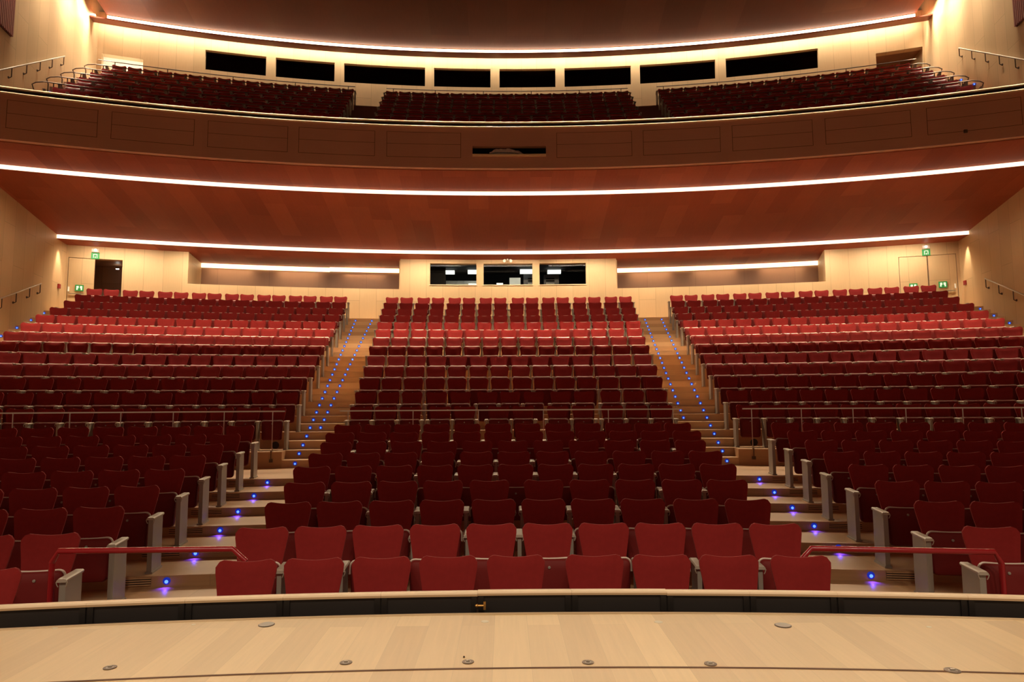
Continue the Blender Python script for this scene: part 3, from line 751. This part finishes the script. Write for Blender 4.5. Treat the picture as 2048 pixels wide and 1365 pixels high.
# booth room
B0, B1 = W1, W1+3.0
mb = MB(); fz, cz_ = E+3.6, E+5.62
mb.block(B0, B1, fz-.05, fz, c0+.004, c1-.004, 6).block(B1, B1+.05, fz, cz_+.1, c0+.004, c1-.004, 6).block(B0, B1, cz_, cz_+.05, c0+.004, c1-.004, 6)
mb.block(B0, B1, fz, cz_, c0+.004, c0+.006, 1).block(B0, B1, fz, cz_, c1-.006, c1-.004, 1)
struct('wall_booth', mb, M['void'], 'dark interior of the control booth')
def bb(u0, u1, v0, v1, R, dep, name, mat, lab, cat, grp=None):
    a0, zt = pixR(u0, v0, R); a1, zb = pixR(u1, v1, R)
    return mesh_thing(name, MB().block(R, R+dep, zb, zt, a0, a1, 2), mat, lab, cat, grp)
M['booth_glow'] = emit('booth panel and desk glow', (.9, .95, .9), 1.5); M['box_glow'] = emit('glowing box front', (.75, .78, .70), .35)
for u0, u1, v0, v1, lb in ((891, 909, 541, 546.5, 'left window, left one'), (935.5, 953, 540, 546, 'left window, right one'), (1040, 1065, 539, 545.5, 'middle window'), (1095, 1122, 540, 545.5, 'right window')):
    bb(u0, u1, v0, v1, 46.5, .3, 'ceiling_light', M['booth_glow'], 'white ceiling light seen through the booth\'s '+lb, 'light', 'light panels in the booth')
for u0, u1, lb in ((892, 914, 'left'), (914.5, 927.5, 'middle'), (928, 953, 'right')):
    bb(u0, u1, 562, 571.5, 46.6, .4, 'booth_cabinet', M['white'], 'white cabinet behind the left booth window, %s of three' % lb, 'cabinet', 'white cabinets in the booth')
mesh_thing('booth_worktop', MB().block(46.3, 46.5, pixR(945, 570, 46.4)[1]-.02, pixR(945, 568.5, 46.4)[1], pixR(937, 569, 46.4)[0], pixR(954, 569, 46.4)[0], 2), M['booth_glow'], 'bright desk edge at the bottom right of the left booth window', 'desk')  # desk edge is no lamp; the light on it is put in as emission
bb(860, 891, 535, 571, 45.4, .1, 'booth_partition', M['void'], 'dark partition behind the left booth window', 'partition')
for u0, u1, v0, v1, lb in ((1047, 1065, 549, 571, 'middle booth window'), (1088, 1118, 550, 571, 'right booth window')):
    t = bb(u0, u1, v0, v1, 46.2, .4, 'equipment_cabinet', M['grey_rack'], 'grey ventilated cabinet seen through the '+lb, 'cabinet', 'grey cabinets in the booth')
    ua, ub = (1056, 1065) if u0 < 1080 else (1092, 1109)
    for q, vq in enumerate((556, 560.5)):
        a0, zt = pixR(ua, vq, 46.15); a1, zb = pixR(ub, vq+2.6, 46.15)
        c_ = MB().block(46.18, 46.2, zb, zt, a0, a1, 1).obj('vent_panel', M['slot'], t)
    a0, zt = pixR(ua, 566, 46.15); a1, zb = pixR(ub, 567.8, 46.15); MB().block(46.18, 46.2, zb, zt, a0, a1, 1).obj('drawer_front', M['white'], t)
t = bb(1019, 1041, 556, 570, 45.9, .3, 'paper_stack', M['box_glow'], 'pale yellow stacked boxes behind the middle booth window', 'boxes')  # boxes glow faintly: booth light is put into their material
bb(993, 1006, 566.5, 568.5, 45.6, .2, 'desk_lamp', M['booth_glow'], 'small bright desk light behind the middle booth window', 'lamp')
# twin white spots over the booth
t = thing('twin_spot', 'pair of small white spotlights under the soffit above the booth', 'spotlight', P(44.25, pixR(1014, 520, 44.2)[0], E+5.6))
for u, dx in ((1010, -1), (1020, 1)):
    a, z = pixR(u, 521.5, 44.2); c = Vector(P(44.2, a, z))
    part(t, 'lamp_head', MB().lathe(c+Vector((0, .06, .02)), (dx*.35, -1, -.45), [(.03, -.02), (.05, 0), (.06, .10), (.05, .11)], 14), M['white'], True)
a, z = pixR(1015, 519, 44.2); part(t, 'mount', MB().box((P(44.3, a, 0)[0], P(44.3, a, 0)[1], E+5.55), (.03, .05, .04)), M['white'])
# exit signs and emergency lamps
def sign(u, v, w, h, R, lab, lamp=False, kind=0):
    a, z = pixR(u, v, R); t = thing('exit_sign', lab, 'sign', P(R, a, z), -a, 'green exit signs')
    hw = w/2/R
    part(t, 'sign_board', MB().block(R-.03, R-.005, z-h/2, z+h/2, a-hw, a+hw, 1), M['green'])
    s = MB()
    if kind == 0:   # door outline with figure
        s.block(R-.033, R-.03, z+h*.20, z+h*.27, a-hw*.5, a+hw*.5, 1).block(R-.033, R-.03, z-h*.32, z+h*.27, a-hw*.5, a-hw*.38, 1).block(R-.033, R-.03, z-h*.32, z+h*.27, a+hw*.38, a+hw*.5, 1).block(R-.033, R-.03, z-h*.32, z-h*.12, a-hw*.1, a+hw*.1, 1)
    else:           # two leaves with hands
        for sx in (-1, 1):
            c = a+sx*hw*.42
            s.block(R-.033, R-.03, z-h*.05, z+h*.30, c-hw*.26, c+hw*.26, 1).block(R-.033, R-.03, z-h*.34, z-h*.05, c-hw*.26*(1 if sx < 0 else .2), c+hw*.26*(.2 if sx < 0 else 1), 1)
    part(t, 'pictogram', s, M['white_sign'])
    if lamp:
        e = thing('emergency_lamp', 'small bright emergency lamp on top of the %s exit sign' % ('left' if u < 1000 else 'right'), 'lamp', P(R, a, z+h/2+.08), -a, 'emergency lamps over the exit signs')
        part(e, 'housing', MB().block(R-.05, R-.005, z+h/2+.02, z+h/2+.14, a-hw*.9, a+hw*.9, 1), M['trim'])
        part(e, 'bulb', MB().lathe(P(R-.05, a, z+h/2+.09), (0, -1, 0), [(.035, 0), (.03, .02), (.01, .03)], 12), M['lamp_white'], True)
sign(191, 512.5, .25, .22, RW_, 'green exit sign above the left double door', True)
sign(1852, 505.5, .25, .22, RW_, 'green exit sign above the right double door', True)
sign(159, 576.5, .25, .21, RW_, 'green square push sign on the closed leaf of the left door', False, 1)
sign(1826.5, 573.5, .25, .21, RW_, 'green push sign half hidden behind seats on the right door', False, 1)
sign(1885.5, 569.5, .25, .21, RW_, 'green push sign on the outer leaf of the right door', False, 1)
for sd, u, v, nm in ((-1, 117.5, 573, 'left'), (1, 1930.5, 566, 'right')):
    p = wallpt(sd, u, v, .02); mesh_thing('call_point', MB().box(p, (.03, .06, .075)), M['red_paint'], 'small red call point on the %s wall by the door' % nm, 'call point', 'red call points')

# ------------------------------------------------------------------ balcony: soffit, strips, front, steps
def sL(R): return phimax(-1, R, -.03)
def sR(R): return phimax(1, R, -.03)
RF, R1_, R2_ = 37.25, 38.75, 43.60
ZF, Z1, Z2 = E+6.60, E+6.415, E+5.715
struct('ceiling_soffit', MB().sweep([(RF+.165, ZF-.02), (RF+.165, ZF+.12), (R1_+.1, Z1+.12), (R1_, Z1)], sL, sR, 48), M['red_wood'], 'front strip of the red balcony soffit')
struct('ceiling_soffit', MB().sweep([(R1_+.02, Z1-.125), (R1_+.02, Z1-.0), (R2_+.1, Z2+.1), (R2_, Z2)], sL, sR, 48), M['red_wood'], 'main red timber balcony soffit')
struct('ceiling_soffit', MB().sweep([(R2_+.02, Z2-.135), (R2_+.02, Z2), (W1, WT+.14), (W0+.05, WT-.01)], sL, sR, 48), M['red_wood'], 'rear edge of the red balcony soffit')
mesh_thing('light_strip', MB().sweep([(R1_-.012, Z1-.115), (R1_-.012, Z1-.008), (R1_+.02, Z1-.008), (R1_+.02, Z1-.115)], lambda R: phimax(-1, R, .01), lambda R: phimax(1, R, .01), 60), M['strip'], 'long glowing light line across the front of the balcony soffit', 'light')
mesh_thing('light_strip', MB().sweep([(R2_-.012, Z2-.125), (R2_-.012, Z2-.008), (R2_+.02, Z2-.008), (R2_+.02, Z2-.125)], lambda R: phimax(-1, R, .01), lambda R: phimax(1, R, .01), 60), M['strip'], 'long glowing light line at the rear of the soffit above the doors', 'light')
zc = E+7.96
front = MB()
pw0, pw1 = pixR(945, 300, RF)[0], pixR(1092, 300, RF)[0]; pz0, pz1 = E+6.995, E+7.235
for a0, a1, n_ in ((sL, pw0, 30), (pw1, sR, 30)): front.sweep([(RF, ZF), (RF, zc-.17), (RF+.16, zc-.17), (RF+.16, ZF)], a0, a1, n_)
front.block(RF, RF+.16, ZF, pz0, pw0, pw1, 4).block(RF, RF+.16, pz1, zc-.17, pw0, pw1, 4)
struct('wall_balcony_front', front, M['maple_fascia'], 'curved timber front of the balcony')
struct('trim_3', MB().sweep([(RF-.085, zc-.207), (RF-.085, zc-.202), (RF-.045, zc-.168), (RF+.16, zc-.168), (RF+.16, zc-.207)], sL, sR, 48), M['maple_rail'], 'thin pale ledge along the balcony front')
struct('trim_4', MB().sweep([(RF+.05, zc-.168), (RF+.05, zc-.05), (RF+.15, zc-.05), (RF+.15, zc-.168)], sL, sR, 48), M['black'], 'black recessed band under the balcony rail')
struct('trim_5', MB().sweep([(RF-.03, zc-.06), (RF-.035, zc-.05), (RF+.03, zc), (RF+.22, zc), (RF+.22, zc-.06)], sL, sR, 48), M['maple_rail'], 'pale timber capping of the balcony front')
fp = [(12, 196, 'first from the left'), (222, 389, 'second from the left'), (415, 576, 'third from the left'), (597, 750, 'fourth from the left'), (773, 922, 'just left of the projector opening'),
      (1113, 1264, 'just right of the projector opening'), (1286, 1441, 'fourth from the right'), (1464, 1626, 'third from the right'), (1650, 1823, 'second from the right'), (1853, 2045, 'first from the right')]
for (u0, u1, w) in fp:
    vm = 290-((u0+u1)/2-1018)**2*6.3e-5
    a0, a1 = pixR(u0, vm, RF)[0], pixR(u1, vm, RF)[0]; am = (a0+a1)/2
    zt, zb = E+7.60, E+6.90; zm = (zt+zb)/2+.02; g = .014/RF
    t = thing('fascia_panel', 'flush timber panel on the balcony front, '+w, 'panel', P(RF, am, zb), -am, 'panels of the balcony front')
    part(t, 'upper_board', MB().block(RF-.006, RF+.0, zm+.006, zt, a0+g, a1-g, 5), M['maple_fascia'])
    part(t, 'lower_board', MB().block(RF-.006, RF+.0, zb, zm-.006, a0+g, a1-g, 5), M['maple_fascia'])
    part(t, 'joint', MB().block(RF-.004, RF, zb-.012, zt+.012, a0, a1, 5), M['dark_groove'])
t = D.objects.new('window_4', None); COL.objects.link(t); t.location = P(RF, (pw0+pw1)/2, pz0); t['kind'] = 'structure'; t['label'] = 'projector opening in the balcony front'
bx = MB().block(RF+.16, RF+1.2, pz0-.14, pz0-.10, pw0-.006, pw1+.006, 2).block(RF+.16, RF+1.2, pz1+.04, pz1+.08, pw0-.006, pw1+.006, 2).block(RF+1.15, RF+1.2, pz0-.1, pz1+.08, pw0-.006, pw1+.006, 2)
part(t, 'window_niche', bx, M['void']); part(t, 'window_sill', MB().block(RF-.06, RF+.16, pz0-.055, pz0-.005, pw0, pw1, 4), M['maple_rail'])
# crumpled sheet in the opening
mb = MB(); nx, nz = 16, 6; a0, a1 = pixR(979, 300, RF+.3)[0], pixR(1050, 300, RF+.3)[0]
for j in range(nz+1):
    for i in range(nx+1):
        tt = i/nx; hgt = .215*min(1, .45+tt*3.2)*(1 if tt < .62 else max(.08, 1-(tt-.62)*2.3))
        R_ = RF+.02+.30*j/nz; z = pz0+.003+hgt*math.sin(PI*(.12+.86*j/nz))+random.uniform(-.022, .022)*(1 if 0 < j < nz else 0)
        mb.v.append(P(R_, a0+(a1-a0)*tt, max(pz0+.003, z)))
for j in range(nz):
    for i in range(nx):
        b_ = j*(nx+1)+i; mb.f.append((b_, b_+1, b_+nx+2, b_+nx+1)); mb.uv.append([(0, 0)]*4); mb.mi.append(0)
o = mesh_thing('dust_sheet', mb, M['cloth'], 'crumpled grey sheet over equipment in the balcony front opening', 'sheet')
sm_ = o.modifiers.new('t', 'SOLIDIFY'); sm_.thickness = .004
p0 = P(RF+.12, pixR(1019, 298, RF+.1)[0], pz0+.20); p1 = P(RF+.12, pixR(1030, 300, RF+.1)[0], pz0+.15); p2 = P(RF+.12, pixR(1037, 300, RF+.1)[0], pz0+.15); p3 = P(RF+.10, pixR(1050, 306, RF+.1)[0], pz0+.02)
mesh_thing('cable', MB().tube([p0, p1, p2, p3], .009, 6), M['trim'], 'pale cable hanging over the grey sheet in the opening', 'cable')
a, z = pixR(1018, 256, RF-.01); mesh_thing('hook', MB().tube([P(RF-.02, a, zc-.17), P(RF-.03, a, zc-.23), P(RF-.01, a, zc-.25)], .008, 6), M['black'], 'tiny black hook under the middle of the balcony ledge', 'hook')
a, z = pixR(1931, 263, RF-.01); mesh_thing('cable_box', MB().box(P(RF-.02, a, z), (.04, .02, .04)), M['dark_steel'], 'tiny dark box low on the right of the balcony front', 'box')
# balcony floor and steps
mb = MB()
mb.sweep([(RF+.15, E+6.7), (RF+.15, E+7.05), (37.9, E+7.05), (37.9, E+6.7)], sL, sR, 30)
for k in range(-2, 6):
    R0 = BR(k)-.5; R1 = BR(k+1)-.5 if k < 5 else 46.3; z = BF(k)
    dz = .15 if k == -2 else .64
    mb.sweep([(R0, z-dz), (R0, z), (R1+.01, z), (R1+.01, z-dz)], sL, sR, 36)
M['balcony_floor'] = wood('dark balcony steps', (.20, .085, .05), (.17, .07, .042), .9, 2.4, .5, .003, .7, .1)
struct('floor', mb, M['balcony_floor'], 'stepped dark timber floor of the balcony')
mb = MB()
for k in range(-1, 6):
    R0, z = BR(k)-.5, BF(k)
    for a0, a1 in ((-.1325, -.1075), (.1085, .1315)): mb.block(R0-.45, R0+.01, z-.62, z-.31, a0, a1, 2)
struct('floor', mb, M['balcony_floor'], 'half steps of the balcony aisles')
# balcony safety rails behind each row
ends_l = [(68, 170), (97, 158), (125, 150), (149, 141), (172, 135), (196, 128)]
for k in range(6):
    R = BR(k)+.40; z = BF(k)+1.17+.0
    vl = ends_l[k]; pl = pixR(*vl, R)[0]; pr = -pl*1.012
    hw = .0
    for blk, a0, a1 in (('left', pl, -.1335), ('central', -.1065, .1075), ('right', .1325, pr)):
        am = (a0+a1)/2
        t = thing('balcony_rail', 'dark metal safety rail above the seats, %s balcony block, %s row up' % (blk, ORD[k+1]), 'railing', P(R, am, BF(k)), -am, 'safety rails of the balcony rows')
        n = max(8, int(abs(a1-a0)*R/.6)); pts = []
        if blk == 'left' and k < 5: pts += [P(R, a0, z-.62), P(R, a0, z-.28), P(R, a0-.0012, z-.12), P(R, a0+.001, z-.05), P(R, a0+.006, z)]
        b0, b1 = (a0+.010 if blk == 'left' and k < 5 else a0), (a1-.010 if blk == 'right' and k < 5 else a1)
        pts += [P(R, b0+(b1-b0)*i/n, z) for i in range(n+1)]
        if blk == 'right' and k < 5: pts += [P(R, a1-.006, z), P(R, a1-.001, z-.05), P(R, a1+.0012, z-.12), P(R, a1, z-.28), P(R, a1, z-.62)]
        part(t, 'top_rail', MB().tube(pts, .017, 6), M['dark_steel'], True)
        m_ = max(2, int(abs(a1-a0)*R/1.9))
        for i in range(m_+1):
            aa = a0+(a1-a0)*i/m_
            if i == 0: aa += .006 if blk != 'left' else .012
            if i == m_: aa -= .006 if blk != 'right' else .012
            part(t, 'post', MB().block(R-.012, R+.012, (BF(k+1) if k < 5 else BF(5)), z, aa-.0003, aa+.0003, 1), M['dark_steel'])
for nm, u, v in (('left', 98, 184.5), ('right, lower', 1948, 168.5), ('right, upper', 1922, 160)):
    best = min((abs(pixR(u, v, BR(q)-.5)[1]-(BF(q)-.15)), q) for q in range(-1, 4)); q = best[1]; a = pixR(u, v, BR(q)-.5)[0]
    step_light(BR(q)-.51, a, pixR(u, v, BR(q)-.51)[1], 'blue step light at the outer balcony steps, '+nm, GRP, 0, 1.2)

# ------------------------------------------------------------------ balcony rear wall with the row of dark windows
RU = 46.0; UB = BF(5)-.1; UT = E+14.9
mb = MB()
bw = [(410, 532), (551, 669), (688, 850), (868, 981), (999, 1111), (1129, 1262), (1280, 1431), (1452, 1637)]
uz0, uz1 = E+13.18, E+13.98
vb = lambda u: 157-((u-1018)**2)*8.6e-5
ed = [pixR(u, vb(u), RU)[0] for w in bw for u in w]
ldo = (pixR(203, 125, RU)[0], pixR(286, 130, RU)[0]); rdo = (pixR(1752, 115, RU)[0], pixR(1846, 110, RU)[0])
lz = pixR(286, 118.5, RU)[1]; rz_ = pixR(1752, 107, RU)[1]
U0, U1 = RU, RU+.28
mb.sweep([(U0, UB), (U0, UT), (U1, UT), (U1, UB)], sL, ldo[0], 2); mb.block(U0, U1, lz, UT, ldo[0], ldo[1], 3)
mb.block(U0, U1, UB, UT, ldo[1], ed[0], 4)
for i in range(8):
    mb.block(U0, U1, UB, uz0, ed[2*i], ed[2*i+1], 3).block(U0, U1, uz1, UT, ed[2*i], ed[2*i+1], 3)
    if i < 7: mb.block(U0, U1, UB, UT, ed[2*i+1], ed[2*i+2], 1)
mb.block(U0, U1, UB, UT, ed[15], rdo[0], 4).block(U0, U1, rz_, UT, rdo[0], rdo[1], 3)
mb.sweep([(U0, UB), (U0, UT), (U1, UT), (U1, UB)], rdo[1], sR, 2)
struct('wall_balcony_back', mb, M['maple_wall'], 'pale maple rear wall of the balcony')
mb = MB().block(U1, U1+.9, uz0-.3, uz0-.25, ed[0]-.01, ed[15]+.01, 24).block(U1+.85, U1+.9, uz0-.3, uz1+.3, ed[0]-.01, ed[15]+.01, 24).block(U1, U1+.9, uz1+.25, uz1+.3, ed[0]-.01, ed[15]+.01, 24)
struct('wall_gallery', mb, M['gallery'], 'unlit gallery behind the balcony windows')
wn = ['leftmost', 'second from left', 'third from left', 'fourth from left', 'fourth from right', 'third from right', 'second from right', 'rightmost']
for i in range(8):
    a0, a1 = ed[2*i], ed[2*i+1]
    t = D.objects.new('window_%d' % (i+5), None); COL.objects.link(t); t.location = P(RU, (a0+a1)/2, uz0); t['kind'] = 'structure'; t['label'] = 'dark balcony window, '+wn[i]
    part(t, 'pane', MB().block(U0+.16, U0+.17, uz0, uz1, a0, a1, 3), M['dark_glass'])
# bright and brown doorways of the balcony
M['bright_wall'] = emit('brightly lit lobby wall', (1, .93, .82), 2.2)
mb = MB()
def lobby(a0, a1, zt, mat, nm, lab):
    m_ = MB(); z0 = UB
    m_.block(U1, U1+1.3, zt, zt+.05, a0-.002, a1+.002, 2).block(U1+1.3, U1+1.35, z0, zt+.05, a0-.002, a1+.002, 2).block(U1, U1+1.3, z0, zt, a0-.003, a0-.0005, 1).block(U1, U1+1.3, z0, zt, a1+.0005, a1+.003, 1).block(U1, U1+1.3, z0, z0+.05, a0, a1, 1)
    struct('wall_'+nm, m_, mat, lab)
lobby(*ldo, lz+.05, M['white'], 'lobby_left', 'brightly lit white lobby behind the left balcony doorway')
lobby(*rdo, rz_+.05, M['brown_wood'], 'lobby_right', 'brown lined lobby behind the right balcony doorway')

# ------------------------------------------------------------------ upper ceiling with its light line
RC = 45.15; CZ = E+14.36
def cL(R): return phimax(-1, R, .55)
def cR(R): return phimax(1, R, .55)
struct('ceiling', MB().sweep([(21.5, CZ+.9), (21.5, CZ+1.0), (38, CZ+.35), (RC, CZ+.13), (RC, CZ+.02), (38, CZ+.16)], cL, cR, 48), M['ceiling_wood'], 'red brown timber ceiling')
struct('ceiling_edge', MB().sweep([(RC+.02, CZ-.155), (RC+.02, CZ-.11), (RC+.40, CZ-.11), (RC+.40, CZ-.155)], sL, sR, 48), M['ceiling_wood'], 'red lip under the upper light line')
mesh_thing('light_strip', MB().sweep([(RC+.06, CZ-.10), (RC+.06, CZ+.02), (RC+.12, CZ+.02), (RC+.12, CZ-.10)], cL, cR, 60), M['strip_hi'], 'long glowing light line at the rear edge of the upper ceiling', 'light')
struct('ceiling_roof', MB().sweep([(18.0, TOPZ+1.2), (18.0, TOPZ+1.3), (47, TOPZ+1.3), (47, TOPZ+1.2)], sL, sR, 20), M['void'], 'dark slab above the ceilings')
# proscenium header and back wall of the stage behind the camera
struct('wall_proscenium', MB().sweep([(20.75, E+3.93), (20.75, E+14), (21.0, E+14), (21.0, E+3.93)], -.55, .55, 30), M['void'], 'dark header of the proscenium opening')

# ------------------------------------------------------------------ lamps
def area(name, loc, target, size, e, col=WARM, sy=None, spread=180):
    ld = D.lights.new(name, 'AREA'); ld.energy = e; ld.color = col; ld.size = size; ld.spread = math.radians(spread)
    if sy: ld.shape = 'RECTANGLE'; ld.size_y = sy
    o = link(name, ld); o.location = loc; d = Vector(target)-Vector(loc); o.rotation_euler = d.to_track_quat('-Z', 'Y').to_euler(); return o
def spot(name, loc, target, e, ang_, col=WARM, blend=.5, rad=.05):
    ld = D.lights.new(name, 'SPOT'); ld.energy = e; ld.color = col; ld.spot_size = math.radians(ang_); ld.spot_blend = blend; ld.shadow_soft_size = rad
    o = link(name, ld); o.location = loc; d = Vector(target)-Vector(loc); o.rotation_euler = d.to_track_quat('-Z', 'Y').to_euler(); return o
STAGE_COL = (1, .83, .60)
for x in (-9, -6, -3, 0, 3, 6, 9):
    spot('stage_work_light', (x*.93, -1.5-.012*x*x, E+7.5), (x*.80, 3.9, E-1.3), 640, 62, STAGE_COL, .8, .10)
# downlights in the front slot of the soffit, on the seats of rows 15 to 18
for i in range(13):
    a = -.33+.66*i/12; x, y, z = P(38.86, a, Z1-.15); tx, ty, tz = P(39.15, a, 4.2)
    area('slot_downlight', (x, y, z), (tx, ty, tz), 2.0, 52, WARM, .06, 56)
    area('slot_back', (x, y, z), P(42.3, a, 3.4), 2.0, 16, WARM, .06, 90)
    area('slot_spill', (x, y, z), P(33.5, a, 1.2), 2.0, 75, WARM, .06, 110)
# light falling from the rear slot onto the rear wall and the last rows
for i in range(11):
    a = -.31+.62*i/10; x, y, z = P(43.55, a, Z2-.17); tx, ty, tz = P(44.4, a, E+3.6)
    area('rear_slot_light', (x, y, z), (tx, ty, tz), 2.2, 46, (1, .82, .60), .06, 150)
for i in range(13):      # rear slot, straight down on the last row
    a = -.31+.62*i/12; x, y, z = P(43.40, a, Z2-.17); area('rear_slot_down', (x, y, z), P(43.65, a, E+3.9), 2.0, 9, WARM, .06, 50)
for i in range(13):      # added fill lamps, only to brighten the balcony capping and ledge
    a = -.36+.72*i/12; area('edge_fill', P(37.42, a, CZ+.0), P(37.27, a, zc), 1.9, 17, (1, .82, .6), .08, 15)
# wash on the balcony rear wall
for i in range(13):
    a = -.32+.64*i/12; x, y, z = P(RC+.50, a, CZ+.22); tx, ty, tz = P(45.75, a, E+12.9)
    area('ceiling_slot_light', (x, y, z), (tx, ty, tz), 2.4, 50, (1, .85, .66), .08, 170)
# lamps over the slots between ceiling and side walls
for sd in (-1, 1):
    for y in (23.4, 21.8, 20.0, 18):
        x = wall_x(sd, y)-sd*.28; area('side_slot_light', (x, y, CZ+.5), (x+sd*.45, y, CZ-3), 1.5, 80 if y > 21 else 60, (1, .84, .64), .15, 50)
a = (ldo[0]+ldo[1])/2; x, y, z = P(RU+.8, a, lz-.05); area('lobby_lamp', (x, y, z), P(RU+.9, a, lz-2), .9, 70, (1, .95, .86), .9, 90)
a = (rdo[0]+rdo[1])/2; x, y, z = P(RU+.8, a, rz_-.05); area('lobby_lamp', (x, y, z), P(RU+.9, a, rz_-2), .6, 5, WARM, .6)
a, z = pixR(925, 550, 46); x, y, z2 = P(45.9, a, cz_-.08); area('booth_lamp', (x, y, z2), (x, y+.3, z2-1), .8, 2.5, (.95, 1, .92), .8)
x, y, z2 = P(45.6, .012, cz_-.08); area('booth_lamp', (x, y, z2), (x, y+.3, z2-1), .6, 1.5, (.9, 1, .97), .6)
for sd in (-1, 1):     # ends of the rear light line, grazing the side walls
    R_ = 43.72; a_ = phimax(sd, R_, .16); x, y, z = P(R_, a_, Z2-.17); spot('strip_end_lamp', (x, y, z), (x+sd*.10, y+.25, z-3), 190, 46, (1, .8, .56), .7, .04)
# recess cove spill
for a_ in (-.235, -.18, -.125, .125, .18, .235):
    x, y, z = P(RB-.25, a_, E+5.6); area('recess_lamp', (x, y, z-.06), P(RB, a_, E+4.9), 1.6, 7, WARM, .06, 100)

w = D.worlds.new('world'); bpy.context.scene.world = w; w.use_nodes = True
w.node_tree.nodes['Background'].inputs[0].default_value = (1, .62, .42, 1); w.node_tree.nodes['Background'].inputs[1].default_value = .31

# ------------------------------------------------------------------ camera
cam = D.cameras.new('camera'); co = link('camera', cam); cam.sensor_width = 36; cam.lens = 36*CF/2048; cam.clip_end = 200; cam.clip_start = .05
cy, sy, cp, sp = math.cos(CY_), math.sin(CY_), math.cos(CP), math.sin(CP)
r0 = Vector((cy, -sy, 0)); fw = Vector((sy*cp, cy*cp, sp)); up0 = Vector((-sy*sp, -cy*sp, cp))
right = r0*math.cos(CR_)-up0*math.sin(CR_); up = r0*math.sin(CR_)+up0*math.cos(CR_)
mt = Matrix((right, up, -fw)).transposed().to_4x4(); mt.translation = Vector((CX_, 0, E)); co.matrix_world = mt
sc = bpy.context.scene; sc.camera = co
sc.view_settings.view_transform = 'Standard'; sc.view_settings.look = 'None'; sc.view_settings.gamma = 1; sc.view_settings.use_curve_mapping = False
sc.view_settings.exposure = 0
